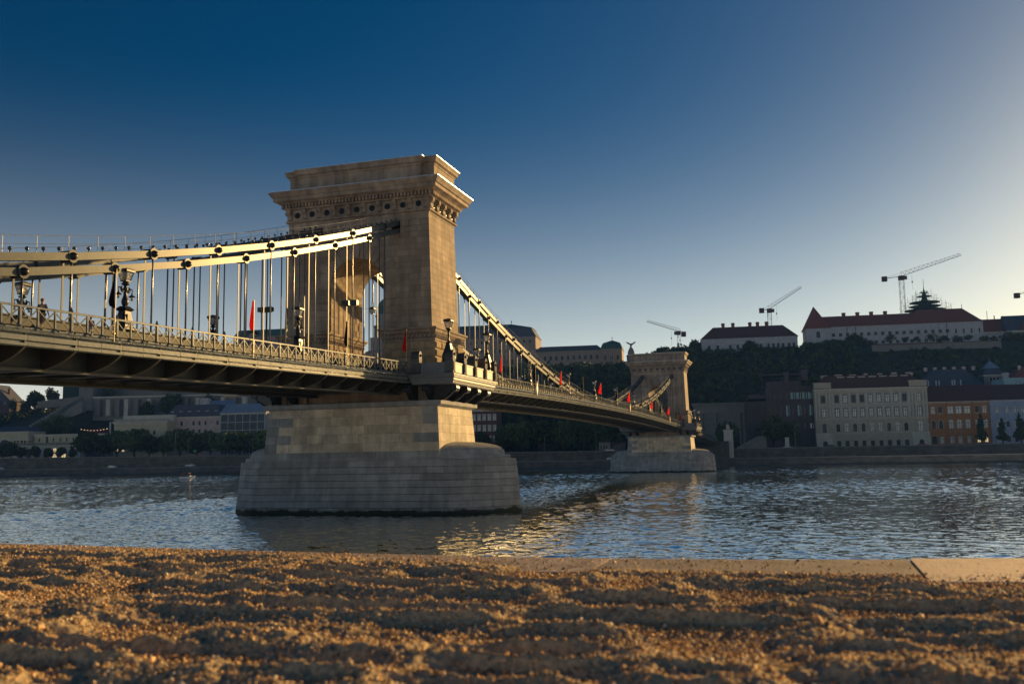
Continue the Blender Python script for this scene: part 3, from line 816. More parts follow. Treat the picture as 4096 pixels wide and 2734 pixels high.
for sg in (-1,1):
    for i,x in enumerate(LX):
        sname='sunlit front' if sg<0 else 'rear'
        if sg<0:
            lab={0:'ornate black lamp on the front girder beyond the left edge of the photo',1:'largest ornate black two-armed lamp, on the front girder under the chains at left',2:'ornate black lamp in front of the left leg of the near tower',3:'ornate black lamp on the front girder just past the near balcony'}.get(i,f'small ornate black lamp on the front of the main span, {["first","second","third","fourth","fifth","sixth","seventh","eighth"][i-4]} after the near balcony')
        else:
            lab={0:'ornate black lamp on the rear girder off the left edge',1:'ornate black lamp behind the walkers at the far left, on the rear girder',2:'lamp top rising above the railing left of the near tower, on the rear girder',3:'ornate black lamp on the rear girder just past the near tower'}.get(i,f'small ornate black lamp on the rear of the main span, {["first","second","third","fourth","fifth","sixth","seventh","eighth"][i-4]} after the near tower')
        loc=(x+(1.2 if sg>0 else 0),sg*4.52,zd(x)+.93)
        if sg>0 and i==2: loc=(-21.8,4.52,zd(-21.8)+.93)
        if first: la.location=loc; la['label']=lab; la['group']='two-armed lamps of the bridge'; first=False; la0=la
        else: copy_tree(la0,loc,0,lab)
# bottle shaped balcony lamps
bl=thing('balcony_lamp','x','street lamp',(0,0,0),group='lanterns of the tower balconies')
mb=MB(); mb.mould([(.48,.48,0),(.48,.48,.2),(.42,.42,.25),(.42,.42,1.0),(.5,.5,1.05),(.5,.5,1.15),(.47,.47,1.3),(.52,.52,1.55),(.5,.5,1.8),(.38,.38,2.2),(.28,.28,2.6),(.2,.2,2.95),(.26,.26,3.02),(.15,.15,3.1)])
mb.build('pedestal','dark',bl)
mb=MB(); mb.lathe([(.12,3.08),(.16,3.2),(.1,3.35),(.09,3.6),(.12,3.8),(.09,4.0),(.1,4.15),(.24,4.3),(.26,4.36),(.2,4.4)],n=12); mb.build('column','dark',bl,smooth=True)
mb=MB(); gb=MB(); lantern(mb,gb,4.45,1.05,.19,.32,.58); lo=mb.build('lantern','dark',bl); gb.build('pane','glass',lo)
first=True
for bx,tn in ((0,'near'),(202,'far')):
    for sg in (-1,1):
        for ex in (-5.75,5.75):
            loc=(bx+ex,sg*10.9,13.42); lab=f'bottle-shaped lantern pedestal, {"left" if ex<0 else "right"} end of the {tn} tower balcony, '+('sunlit side' if sg<0 else 'hidden side')
            if first: bl.location=loc; bl['label']=lab; first=False
            else: copy_tree(bl,loc,0,lab)
# lantern hung in the arch, on a wire, and twin floodlights on poles
for bx,tn in ((0,'near'),(202,'far')):
    t=thing('hanging_lantern',f'black lantern hanging on wires inside the arch of the {tn} tower','hanging lamp',(bx,0,0),group='lanterns hung in the arches')
    mb=MB(); mb.tube([(0,0,26),(0,0,22.2)],.02,5)
    for a in (-.25,.25): mb.tube([(0,0,22.3),(a,0,21.5)],.015,4); mb.tube([(0,0,22.3),(0,a,21.5)],.015,4)
    mb.tube([(0,-3.0,21.45),(0,0,21.3),(0,3.0,21.45)],.015,4); mb.build('suspension_wire','dark',t)
    mb=MB(); gb=MB(); lantern(mb,gb,20.75,.9,.16,.27,.5); o=mb.build('lantern','dark',t); gb.build('pane','glass',o)
for x,yy0,lab in ((-13.5,4.5,'pair of black floodlights on a pole against the sky left of the near tower'),(-13.9,-4.5,'pair of black floodlights on a pole before the lit arch of the near tower')):
    t=thing('floodlight_pole',lab,'floodlight',(x,yy0,0),group='floodlight poles')
    zt=19.3
    mb=MB(); mb.tube([(0,0,zd(x)+.9),(0,0,zt)],.05,8); mb.box(-.05,-.6,zt-.05,.05,.6,zt+.02); mb.build('pole','dark',t)
    for yy in (-.42,.42):
        mb=MB(); mb.box(-.28,yy-.33,zt+.02,.12,yy+.33,zt+.42); mb.box(-.3,yy-.36,zt+.0,-.26,yy+.36,zt+.45); mb.build('floodlight','dark',t)

# ================================================================== flags
for nm_,cc in (('red',(1.0,.075,.03)),('black',(.03,.03,.05))):
    m_=M[nm_]; nt_=m_.node_tree; out=nt_.nodes['Material Output']; pb_=nt_.nodes['Principled BSDF']
    tr=nt_.nodes.new('ShaderNodeBsdfTranslucent'); tr.inputs['Color'].default_value=cc+(1,); mx_=nt_.nodes.new('ShaderNodeMixShader'); mx_.inputs[0].default_value=.75
    nt_.links.new(pb_.outputs[0],mx_.inputs[1]); nt_.links.new(tr.outputs[0],mx_.inputs[2]); nt_.links.new(mx_.outputs[0],out.inputs['Surface'])

def flag(x,colr,lab,y=-7.15,h=4.1,wave=1.0,zb=None):
    zb=zd(x)-.25 if zb is None else zb
    t=thing('flag',lab,'flag',(x,y,zb),group='flags along the bridge railing')
    mb=MB(); mb.tube([(0,0,0),(.0,-.02,h)],.022,6); mb.ball((0,-.02,h+.03),.04,5)
    for z in (.45,1.15): mb.box(-.05,-.05,z,.05,.14,z+.05)
    mb.build('pole','pole',t)
    # banner hanging limp, widening downward, in folds
    mb=MB(); rows=14; cols=9; L=2.15; ztop=h-.08
    ph=rnd(0,6)
    P=[]
    for i in range(rows+1):
        f=i/rows; w=(.10+.62*f**.8*wave)*(1-.35*max(0,f-.85)/.15)
        for j in range(cols+1):
            g=j/cols
            P.append((-.03-w*g*.25+.07*math.sin(g*11+ph+f*2)*(.3+f), w*g*.95, ztop-L*f*(1-.18*g)-(.25*g if i else .0)))
    Q=[(a+.004,b+.012,c) for a,b,c in P]
    for S in (P,):
        o=len(mb.v); mb.v+=S
        for i in range(rows):
            for j in range(cols):
                a=o+i*(cols+1)+j; mb.face((a,a+1,a+cols+2,a+cols+1))
    b=mb.build('banner',colr,t,smooth=True)
    md=b.modifiers.new('thickness','SOLIDIFY'); md.thickness=.008
F=[(-47.7,'black','left of the largest lamp'),(-33.8,'red','between the largest lamp and the near tower'),(-19.6,'black','in front of the sunlit arch of the near tower'),
   (22.5,'red','just right of the near balcony'),(37.8,'black','second past the near balcony'),(52.6,'red','third past the near balcony, under the chain end'),(67.3,'black','fourth past the near balcony'),(82.1,'red','fifth past the near balcony'),(97.6,'black','at the middle of the main span'),(111.3,'red','just past mid span'),(126.5,'black','before the far tower, left of the rising chain'),(142.1,'red','in front of the rising chain of the far tower'),(156,'black','second from the far tower'),(170.4,'red','right before the far tower'),(184.8,'black','last before the far balcony')]
for x,c,w in F: flag(x,c,f'limp {c} railing flag, {w}',wave=(.9 if x>60 else .42) if c=='red' else .45)
flag(-6.9,'red','limp red flag on a pole at the left corner of the near balcony',y=-6.95,h=4.2,zb=13.6,wave=.55)
flag(195.2,'red','limp red flag on a pole at the left corner of the far balcony',y=-7.1,h=4.0,zb=13.5)
# white and orange life ring plates on the railing
M['white']=mat('white_paint',(.75,.75,.72),.5,var=.1); M['orange']=mat('orange_paint',(.85,.32,.03),.5,var=.1)
for x,c,lab in ((38.3,'white','pale pointed shield plate hung outside the railing past the near balcony'),(111,'orange','orange pointed plate hung outside the railing near mid span'),(171,'orange','orange pointed plate hung outside the railing before the far tower')):
    mb=MB(); mb.prism([(0,-1.0),(.42,0),(.0,1.15),(-.42,0)],-.04,.04,'xz'); o=mb.build('shield_plate',c,None,(x,-7.22,zd(x)+.35)); tag(o,lab,'plate','plates hung on the railing')

# ================================================================== people
def skin_mesh(pts,edges,rad,sub=1):
    me=bpy.data.meshes.new('tmp'); me.from_pydata(pts,edges,[])
    o=bpy.data.objects.new('tmp',me); COL.objects.link(o)
    md=o.modifiers.new('s','SKIN'); md.use_smooth_shade=True
    for i,r in enumerate(rad): me.skin_vertices[0].data[i].radius=(r if not isinstance(r,tuple) else r[0], r if not isinstance(r,tuple) else r[1])
    me.skin_vertices[0].data[0].use_root=True
    if sub: s=o.modifiers.new('u','SUBSURF'); s.levels=sub; s.render_levels=sub
    dg=bpy.context.evaluated_depsgraph_get(); ev=o.evaluated_get(dg); r=bpy.data.meshes.new_from_object(ev)
    bpy.data.objects.remove(o); bpy.data.meshes.remove(me)
    for p in r.polygons: p.use_smooth=True
    return r
SKINM=mat('skin',(.55,.33,.22),.6,var=.05,vscale=20)
def person(label,x,y,rz,H=1.72,top=(.02,.02,.025),legs=(.05,.05,.08),hair=(.03,.02,.015),step=.22,bag=False,z=None,bare_legs=False,lean=0):
    z=zd(x)-.06 if z is None else z
    t=thing('person',label,'person',(x,y,z),rz,'people on the bridge')
    s=H/1.72
    J={'pel':(0,0,.92),'wai':(0,0,1.05),'che':(lean*.1,0,1.28),'nk':(lean*.2,0,1.44),'hd0':(lean*.25,0,1.52),'hd1':(.01+lean*.28,0,1.60),'hd2':(.015+lean*.28,0,1.69)}
    for sd,k in (('L',1),('R',-1)):
        st=step*k
        J['hp'+sd]=(0,k*.09,.88); J['kn'+sd]=(st*.55+.03,k*.10,.48); J['an'+sd]=(st-.05,k*.10,.08); J['to'+sd]=(st+.13,k*.12,.035)
        J['sh'+sd]=(lean*.15,k*.18,1.39); J['el'+sd]=(-st*.4,k*.24,1.12); J['wr'+sd]=(-st*.5+.12,k*.22,.90); J['ha'+sd]=(-st*.5+.16,k*.215,.82)
    def mk(names,edges,rad,name,m,sc=1.0):
        idx={n:i for i,n in enumerate(names)}
        me=skin_mesh([tuple(c*s for c in J[n]) for n in names],[(idx[a],idx[b]) for a,b in edges],[rad[n]*s*sc if not isinstance(rad[n],tuple) else (rad[n][0]*s*sc,rad[n][1]*s*sc) for n in names])
        me.materials.append(m); o=bpy.data.objects.new(name,me); COL.objects.link(o); o.parent=t; return o
    rad={'pel':(.13,.10),'wai':(.12,.09),'che':(.15,.10),'nk':.055,'hd0':.06,'hd1':(.085,.10),'hd2':(.07,.08)}
    for sd in 'LR': rad.update({'hp'+sd:.085,'kn'+sd:.058,'an'+sd:.04,'to'+sd:.035,'sh'+sd:.058,'el'+sd:.042,'wr'+sd:.028,'ha'+sd:(.038,.02)})
    names=['pel','wai','che','nk','hd0','hd1','hd2']+[a+sd for sd in 'LR' for a in ('hp','kn','an','to','sh','el','wr','ha')]
    E_=[('pel','wai'),('wai','che'),('che','nk'),('nk','hd0'),('hd0','hd1'),('hd1','hd2')]
    for sd in 'LR': E_+=[('pel','hp'+sd),('hp'+sd,'kn'+sd),('kn'+sd,'an'+sd),('an'+sd,'to'+sd),('che','sh'+sd),('sh'+sd,'el'+sd),('el'+sd,'wr'+sd),('wr'+sd,'ha'+sd)]
    mk(names,E_,rad,'body',SKINM)
    n2=['wai','pel','che','shL','elL','shR','elR']; rr=dict(rad); rr['che']=(.17,.125); rr['pel']=(.15,.12); rr['wai']=(.14,.11); rr['shL']=rr['shR']=.075; rr['elL']=rr['elR']=.06
    mk(n2,[('wai','pel'),('wai','che'),('che','shL'),('shL','elL'),('che','shR'),('shR','elR')],rr,'shirt',mat('shirt_cloth',top,.85,var=.15,vscale=6))
    n3=['pel','hpL','knL','hpR','knR']+([] if bare_legs else ['anL','anR'])
    rr=dict(rad)
    rr['pel']=(.145,.12)
    for sd in 'LR': rr['hp'+sd]=.10; rr['kn'+sd]=.075; rr['an'+sd]=.055
    e3=[('pel','hpL'),('hpL','knL'),('pel','hpR'),('hpR','knR')]+([] if bare_legs else [('knL','anL'),('knR','anR')])
    mk(n3,e3,rr,'shorts' if bare_legs else 'trousers',mat('trouser_cloth',legs,.85,var=.15,vscale=6))
    mb=MB(); h=J['hd2']; mb.ball((h[0]*s-.015,0,(h[2]-.035)*s),.105*s,8,sx=1.05,sy=.92,sz=.85); mb.build('hair',mat('hair',hair,.6,var=.1),t,smooth=True)
    for sd,k in (('L',1),('R',-1)):
        mb=MB(); a=J['to'+sd]; mb.ball((a[0]*s-.07,a[1]*s,.045),.1,6,sx=1.45,sy=.5,sz=.5); mb.build('shoe','dark',t)
    return t
person('person in a black short-sleeved shirt walking along the front footway at far left',-52.0,-6.2,PI*.05,1.78,(.01,.01,.012),(.30,.22,.15),(.20,.10,.05),bare_legs=True)
person('person in a pale pink top cut by the left edge of the photo',-55.3,-6.3,PI*.95,1.70,(.55,.28,.20),(.35,.20,.14),(.12,.05,.03))
person('person with dark hair crouched low behind the railing post at left',-48.35,-6.1,PI*.2,1.2,(.40,.18,.16),(.6,.6,.6),(.08,.02,.03))
person('person in dark clothes walking in front of the lit arch leg',-15.6,-5.6,PI,1.72,(.10,.05,.06),(.04,.04,.05))
person('person in a grey shirt next to the walker before the arch',-14.2,-5.9,PI*.9,1.76,(.25,.24,.22),(.08,.08,.1),(.25,.2,.15))
person('person in a black top low behind the railing, under the arch opening',-9.6,-5.7,0,1.62,(.02,.02,.03),(.03,.03,.04))
person('person looking down by the post of the near balcony',-5.0,-7.6,PI*.8,1.74,(.03,.03,.04),(.03,.03,.05),z=13.4,lean=.8)
# ================================================================== ground, water, terrain
def gz(Y): return 6.9+max(0,(Y-60))*.0058
def smooth(t): t=np.clip(t,0,1); return t*t*(3-2*t)
def hillH(Y): return np.interp(Y,[-500,-60,40,60,150,240,330,400,450,520,700],[66,66.5,66,58,60,62,56,50,45,36,30])
def hz(c,Y):
    g=6.9+np.maximum(0,Y-60)*.0058
    c0=405-0*Y; c1=np.interp(Y,[-200,-60,60,200,350,500],[492,490,500,540,520,520])
    return g+(hillH(Y)-g)*smooth((c-c0)/(c1-c0))**.85
# river: one broad sheet with its bed hidden by the silt-green water
M['water']=mw=bpy.data.materials.new('river_water'); mw.use_nodes=True
nt=mw.node_tree; N=nt.nodes; L=nt.links; b=N['Principled BSDF']
b.inputs['Base Color'].default_value=(.15,.165,.045,1); b.inputs['Roughness'].default_value=.05; b.inputs['IOR'].default_value=1.6
g=N.new('ShaderNodeNewGeometry')
# short wind chop: the slope of the surface is read from noise fields, so it stays true at grazing distance
def slopes(scale,k,stretch,rot,det,rough=.55,dist=.3):
    mp=N.new('ShaderNodeMapping'); mp.inputs['Scale'].default_value=stretch; mp.inputs['Rotation'].default_value=(0,0,rot); L.new(g.outputs['Position'],mp.inputs['Vector'])
    n=N.new('ShaderNodeTexNoise'); n.inputs['Scale'].default_value=scale; n.inputs['Detail'].default_value=det; n.inputs['Roughness'].default_value=rough; n.inputs['Distortion'].default_value=dist
    L.new(mp.outputs['Vector'],n.inputs['Vector'])
    a=N.new('ShaderNodeVectorMath'); a.operation='SUBTRACT'; L.new(n.outputs['Color'],a.inputs[0]); a.inputs[1].default_value=(.5,.5,.5)
    m=N.new('ShaderNodeVectorMath'); m.operation='MULTIPLY'; L.new(a.outputs[0],m.inputs[0]); m.inputs[1].default_value=(k,k*.8,0)
    return m.outputs[0]
def vadd(x,y):
    a=N.new('ShaderNodeVectorMath'); a.operation='ADD'; L.new(x,a.inputs[0]); L.new(y,a.inputs[1]); return a.outputs[0]
tot=vadd(slopes(2.2,.32,(1.5,.8,1),.25,4),slopes(6.5,.25,(1.3,.8,1),.1,2))
pn=N.new('ShaderNodeTexNoise'); pn.inputs['Scale'].default_value=.035; pn.inputs['Detail'].default_value=3; L.new(g.outputs['Position'],pn.inputs['Vector'])
pr=N.new('ShaderNodeMapRange'); pr.inputs['From Min'].default_value=.35; pr.inputs['From Max'].default_value=.65; pr.inputs['To Min'].default_value=.7; pr.inputs['To Max'].default_value=1.2; L.new(pn.outputs['Fac'],pr.inputs['Value'])
sc=N.new('ShaderNodeVectorMath'); sc.operation='SCALE'; L.new(tot,sc.inputs[0]); L.new(pr.outputs['Result'],sc.inputs['Scale'])
up=N.new('ShaderNodeVectorMath'); up.operation='ADD'; L.new(sc.outputs[0],up.inputs[0]); L.new(g.outputs['Normal'],up.inputs[1])
no=N.new('ShaderNodeVectorMath'); no.operation='NORMALIZE'; L.new(up.outputs[0],no.inputs[0]); L.new(no.outputs[0],b.inputs['Normal'])
gl=N.new('ShaderNodeBsdfGlossy'); gl.inputs['Color'].default_value=(.97,1,1,1); gl.inputs['Roughness'].default_value=.06; L.new(no.outputs[0],gl.inputs['Normal'])
ms=N.new('ShaderNodeMixShader'); ms.inputs[0].default_value=.82; L.new(b.outputs[0],ms.inputs[1]); L.new(gl.outputs[0],ms.inputs[2]); L.new(ms.outputs[0],N['Material Output'].inputs['Surface'])
rsw=np.random.RandomState(11); WV=[]
for lam in np.geomspace(.34,4.2,50):
    th=.35+rsw.normal()*.75; WV.append((2*PI/lam*math.cos(th),2*PI/lam*math.sin(th),rsw.rand()*2*PI,lam,(.0062*lam**.80 if lam<1.5 else .0070*lam**.45)))
def wave_sheet(xa,xb,ya,yb,cell):
    nx_=int((xb-xa)/cell)+1; ny_=int((yb-ya)/cell)+1
    Xw,Yw=np.meshgrid(np.linspace(xa,xb,nx_),np.linspace(ya,yb,ny_),indexing='ij'); Z=np.zeros_like(Xw)
    wx=Xw+.5*np.sin(Yw*.21+1)+.35*np.sin(Xw*.13+Yw*.31); wy=Yw+.5*np.sin(Xw*.19+2)+.35*np.sin(Yw*.11-Xw*.27)
    for kx,ky,ph,lam,am in WV:
        if lam<cell*3.0: continue
        s_=np.sin(kx*wx+ky*wy+ph); Z+=am*(s_-.35*(1-s_*s_))
    pat=.72+.25*np.sin(Xw*.045+1.3*np.sin(Yw*.03))+.2*np.sin(Yw*.06-Xw*.02+2)
    Z*=pat*(1.7 if cell>.5 else 1.1 if cell>.25 else .82)
    return np.stack([Xw.ravel(),Yw.ravel(),Z.ravel()],1),nx_,ny_
vv=[];qq=[];o_=0
for zone in ((-87.4,-45,-62,16,.085),(-45.9,-5,-68,52,.16),(-6,100,-92,162,.33),(98,313,-140,385,.6)):
    co,a_,b_=wave_sheet(*zone); idx=np.arange(a_*b_).reshape(a_,b_)+o_
    qq.append(np.stack([idx[:-1,:-1],idx[1:,:-1],idx[1:,1:],idx[:-1,1:]],-1).reshape(-1,4)); vv.append(co); o_+=a_*b_
extra=np.array([(-87.4,-1500,-.01),(420,-1500,-.01),(420,-140,-.01),(-87.4,-140,-.01),(-87.4,385,-.01),(420,385,-.01),(420,1500,-.01),(-87.4,1500,-.01),
  (-87.4,-140,-.01),(100,-140,-.01),(100,-66,-.01),(-87.4,-66,-.01),(-87.4,42,-.01),(100,42,-.01),(100,385,-.01),(-87.4,385,-.01),(-20,-92,-.12),(100,-92,-.12),(100,-60,-.12),(-20,-60,-.12)],float)
vv.append(extra); qq.append(np.array([[0,1,2,3],[4,5,6,7],[8,9,10,11],[12,13,14,15]])+o_)
V_=np.concatenate(vv).astype(np.float32); Q_=np.concatenate(qq).astype(np.int32)
b_sel=None
me=bpy.data.meshes.new('river'); me.vertices.add(len(V_)); me.vertices.foreach_set('co',V_.ravel()); me.loops.add(Q_.size); me.loops.foreach_set('vertex_index',Q_.ravel())
me.polygons.add(len(Q_)); me.polygons.foreach_set('loop_start',np.arange(0,Q_.size,4,dtype=np.int32)); me.update(calc_edges=True); me.polygons.foreach_set('use_smooth',[True]*len(Q_)); me.materials.append(mw)
o=bpy.data.objects.new('river',me); COL.objects.link(o); tag(o,kind='structure')
# ground of the far bank and the hill as one sheet, to the horizon
cs=np.concatenate([np.array([327.9,330,335,345,360,380,395]),np.arange(405,560,4.),np.array([565,580,600,640,700,800,1000,1500,2500,4000])])
Ys=np.concatenate([np.array([-4000,-2000,-1000,-700,-500,-400,-300]),np.arange(-250,640,9.),np.array([650,700,800,1000,1500,2500,4000])])
CG,YG=np.meshgrid(cs,Ys,indexing='ij'); ZG=hz(CG,YG)+np.where(CG>410,np.random.uniform(-.6,.6,CG.shape),0)
ZG=np.where(CG>700,ZG-(CG-700)*.01,ZG)
V=[(c-SK*y,y,z) for c,y,z in zip(CG.ravel(),YG.ravel(),ZG.ravel())]
nY=len(Ys); Fc=[(i*nY+j,i*nY+j+1,(i+1)*nY+j+1,(i+1)*nY+j) for i in range(len(cs)-1) for j in range(nY-1)]
mb=MB(); mb.add(V,Fc); M['earth']=mat('hill_ground',(.055,.06,.03),.95,var=.4,vscale=.12,bump=.3,bscale=.8)
tag(mb.build('hill_terrain','earth'),kind='structure')
# embankment: stepped stone quay with a lower road
M['quay']=mat('quay_stone',(.15,.135,.11),.9,var=.4,vscale=.3,bump=.06,bscale=2.5,tint=.14)
M['quayl']=mat('quay_coping_stone',(.24,.225,.20),.85,var=.2,vscale=.8)
def bankprism(name,m,prof,ya,yb,step=12,lab=None,cat=None,kind=None,rows=None):
    """prof: closed [(c,z)] run along the bank; z may be a function of Y"""
    mb=MB(); n=int((yb-ya)/step)+1
    rings=[]
    for i in range(n+1):
        y=ya+(yb-ya)*i/n
        rings.append([(c-SK*y,y,(z(y) if callable(z) else z)) for c,z in prof])
    mb.loft(rings,True,.5)
    o=mb.build(name,m)
    return tag(o,lab,cat,None,kind)
# masonry courses on the two quay walls
def quaywall(name,lab,c,z0,z1,ya,yb,batter,ch=.7):
    root=thing(name,lab,'quay wall'); mb=MB()
    y=ya
    z1f=(lambda y:z1(y)) if callable(z1) else (lambda y:z1)
    rows=int((z1f(0)-z0)/ch)
    for r in range(rows):
        y=ya+rnd(0,2)
        while y<yb:
            L_=rnd(2.0,6.0); y2=min(yb,y+L_)
            pts=[]
            for yy in (y+.03,y2-.03):
                for k in (r,r+1):
                    t=k/rows; zz=z0+(z1f(yy)-z0)*t+(0.03 if k==r else -.03); cc=c+batter*t
                    pts.append((cc-SK*yy,yy,zz))
            mb.quad(pts[0],pts[2],pts[3],pts[1],random.random()); y=y2
    mb.build('stone_facing','quay',root,fixn=False)
    bp=bankprism('backing','quay',[(c+.08,z0),(c+batter+.08,z1f),(c+batter+2,z1f),(c+2.5,z0)],ya,yb); bp.parent=root
    cp=bankprism('coping','quayl',[(c+batter-.2,lambda y:z1f(y)-.01),(c+batter-.2,lambda y:z1f(y)+.35),(c+batter+.6,lambda y:z1f(y)+.35),(c+batter+.6,lambda y:z1f(y)-.01)],ya,yb); cp.parent=root
quaywall('lower_quay_wall','long dark lower quay wall rising from the river on the far bank',312,-.5,3.1,-320,620,1.4)
quaywall('upper_quay_wall','upper quay wall between the lower road and the tree-lined street on the far bank',327,3.1,lambda y:gz(y)+.25,-320,620,.6)
bankprism('quay_rubble','quay',[(307,-1),(311.5,.55),(312.3,.6),(313,-1)],-320,620,kind='structure')
bankprism('lower_quay_road','asph',[(314,3.05),(314,3.3),(327.6,3.3),(327.6,3.05)],-320,620,kind='structure')
# near bank: ground sheet, coping, quay wall, sand
EX=lambda Y: float(np.interp(Y,[-60,-44.8,-43.75,-42.71,-41.28,-39.47,-30],[-86.55,-86.95,-87.12,-87.17,-87.06,-86.86,-86.2]))
GZ=4.886
mb=MB()
ys=[-1500,-300,-100,-60]+[-60+i*1.0 for i in range(1,40)]+[-15,0,60,300,1500]
for a,b_ in zip(ys[:-1],ys[1:]):
    mb.quad((-3000,a,GZ-.06),(EX(a)-.35,a,GZ-.06),(EX(b_)-.35,b_,GZ-.06),(-3000,b_,GZ-.06))
M['gravelbase']=mat('packed_ground',(.30,.22,.14),.95,var=.4,vscale=8)
tag(mb.build('near_bank_ground','gravelbase'),kind='structure')
root=thing('near_quay_wall','near quay wall with worn stone coping at the bottom of the photo','quay wall')
mb=MB()
for a,b_ in zip(ys[:-1],ys[1:]): mb.quad((EX(a)-.005,a,-1),(EX(b_)-.005,b_,-1),(EX(b_)-.005,b_,GZ-.18),(EX(a)-.005,a,GZ-.18),random.random())
mb.build('wall_face','quay',root)
M['cope']=mat('worn_coping',(.40,.33,.30),.85,var=.5,vscale=5,bump=.006,bscale=60,tint=.3)
M['copel']=mat('pale_coping',(.75,.58,.44),.8,var=.2,vscale=9,bump=.004,bscale=70)
joints=[-62,-58,-54,-50.5,-47.4,-45.6,-44.38,-43.15,-41.9,-40.6,-39.2,-37.5,-35,-32,-29]
for a,b_ in zip(joints[:-1],joints[1:]):
    mb=MB(); n=6; pale=(abs(b_+44.38)<.02)
    top=GZ+(.004 if pale else 0)
    g_=.005; P0=[];
    rings=[]
    for i in range(n+1):
        y=a+g_+(b_-a-2*g_)*i/n; e=EX(y)+.03
        back=.78 if pale else .55
        rings.append([(e-back,y,top-.18),(e-back,y,top-.004),(e-back+.01,y,top),(e-.02,y,top),(e,y,top-.02),(e,y,top-.18)])
    mb.loft(rings,True,random.random()); mb.build('coping_slab','copel' if pale else 'cope',root)
# wind-blown, trodden coarse sand: a fine height field
def vnoise(nx,ny,cell,sx,sy,seed,ani=1.0):
    rs=np.random.RandomState(seed); gx=int(sx/cell)+4; gy=int(sy/(cell*ani))+4; G=rs.rand(gx,gy)
    x=np.linspace(0,sx/cell,nx)+1; y=np.linspace(0,sy/(cell*ani),ny)+1
    xi=x.astype(int); yi=y.astype(int); fx=(x-xi); fy=(y-yi); fx=fx*fx*(3-2*fx); fy=fy*fy*(3-2*fy)
    a=G[np.ix_(xi,yi)]; b_=G[np.ix_(xi+1,yi)]; c=G[np.ix_(xi,yi+1)]; d=G[np.ix_(xi+1,yi+1)]
    FX=fx[:,None]; FY=fy[None,:]
    return (a*(1-FX)+b_*FX)*(1-FY)+(c*(1-FX)+d*FX)*FY
x0,x1,y0,y1=-90.6,-86.7,-47.2,-38.9
st=.0075; nx=int((x1-x0)/st); ny=int((y1-y0)/st)
X=np.linspace(x0,x1,nx); Y=np.linspace(y0,y1,ny)
H=np.zeros((nx,ny))
big=1-np.abs(vnoise(nx,ny,.165,x1-x0,y1-y0,1,2.3)*2-1)
H+=.066*big**1.1
H+=.020*(1-np.abs(vnoise(nx,ny,.10,x1-x0,y1-y0,2,1.8)*2-1))
H+=.010*vnoise(nx,ny,.045,x1-x0,y1-y0,3)+.006*vnoise(nx,ny,.025,x1-x0,y1-y0,4)
H-=H.mean(); 
edge=np.array([EX(y) for y in Y])
dist=edge[None,:]-X[:,None]        # metres behind the edge
lat=vnoise(nx,ny,.35,x1-x0,y1-y0,9)
w0=np.interp(Y,[-47,-44.45,-44.3,-42.5,-41.5,-40],[.82,.82,.46,.24,.10,.04])[None,:]+.25*(lat-.5)*np.where(Y<-44.1,.15,1)[None,:]
fade=smooth((dist-w0)/.5)
H=H*fade+.004*fade+GZ-.012+.016*smooth((dist-w0+.05)/.25)
grain=np.random.rand(nx,ny)
H+=(grain-.5)*.009*np.clip(fade*3,0,1)
H=np.where(dist<w0-.05,GZ-.05,H)
XX,YY=np.meshgrid(X,Y,indexing='ij')
me=bpy.data.meshes.new('sand'); n=nx*ny
co=np.stack([XX.ravel(),YY.ravel(),H.ravel()],1).astype(np.float32)
idx=np.arange(n).reshape(nx,ny); q=np.stack([idx[:-1,:-1],idx[1:,:-1],idx[1:,1:],idx[:-1,1:]],-1).reshape(-1,4)
keep=(dist-w0>-.12)[:-1,:-1].ravel(); q=q[keep]
me.vertices.add(n); me.vertices.foreach_set('co',co.ravel()); me.loops.add(q.size); me.loops.foreach_set('vertex_index',q.ravel().astype(np.int32))
me.polygons.add(len(q)); me.polygons.foreach_set('loop_start',np.arange(0,q.size,4,dtype=np.int32)); me.update(calc_edges=True)
me.validate()
sm=mat('coarse_sand',(.86,.64,.36),.95,var=.5,vscale=60,bump=.0,base2=(.34,.28,.20),detail=2,spec=.1); me.materials.append(sm)
o=bpy.data.objects.new('sand',me); COL.objects.link(o); tag(o,kind='structure')
# loose grit and pebbles
mb=MB(); ico=[(0,0,1),(.94,0,.2),(-.5,.8,.2),(-.5,-.8,.2),(0,0,-.6)]; icf=[(0,1,2),(0,2,3),(0,3,1),(4,2,1),(4,3,2),(4,1,3)]
rs=np.random.RandomState(5)
def hat(x,y):
    i=int((x-x0)/(x1-x0)*(nx-1)); j=int((y-y0)/(y1-y0)*(ny-1)); return max(H[min(max(i,0),nx-1),min(max(j,0),ny-1)],GZ)
NP=140000
px_=rs.uniform(-90.3,-86.95,NP); py_=rs.uniform(-47.0,-39.0,NP); ed=np.interp(py_,Y,edge); dd=ed-px_
kp=(dd>.02)&((dd>.50+.12*rs.rand(NP))|(rs.rand(NP)<np.where(py_>-44.3,np.interp(py_,[-44.3,-43,-41.5],[.02,.10,.55]),.015)))
px_=px_[kp];py_=py_[kp]; NP=len(px_)
hi=np.clip(((px_-x0)/(x1-x0)*(nx-1)).astype(int),0,nx-1); hj=np.clip(((py_-y0)/(y1-y0)*(ny-1)).astype(int),0,ny-1); pz=np.maximum(H[hi,hj],GZ)
sz=rs.uniform(.0028,.0066,NP)*np.where(rs.rand(NP)<.04,1.7,1); an=rs.uniform(0,6.28,NP); fl=rs.uniform(.6,1.2,NP); tt=rs.rand(NP)
I=np.array(ico); rot=np.stack([I[None,:,0]*np.cos(an)[:,None]-I[None,:,1]*np.sin(an)[:,None],I[None,:,0]*np.sin(an)[:,None]+I[None,:,1]*np.cos(an)[:,None],I[None,:,2]*fl[:,None]],-1)*sz[:,None,None]
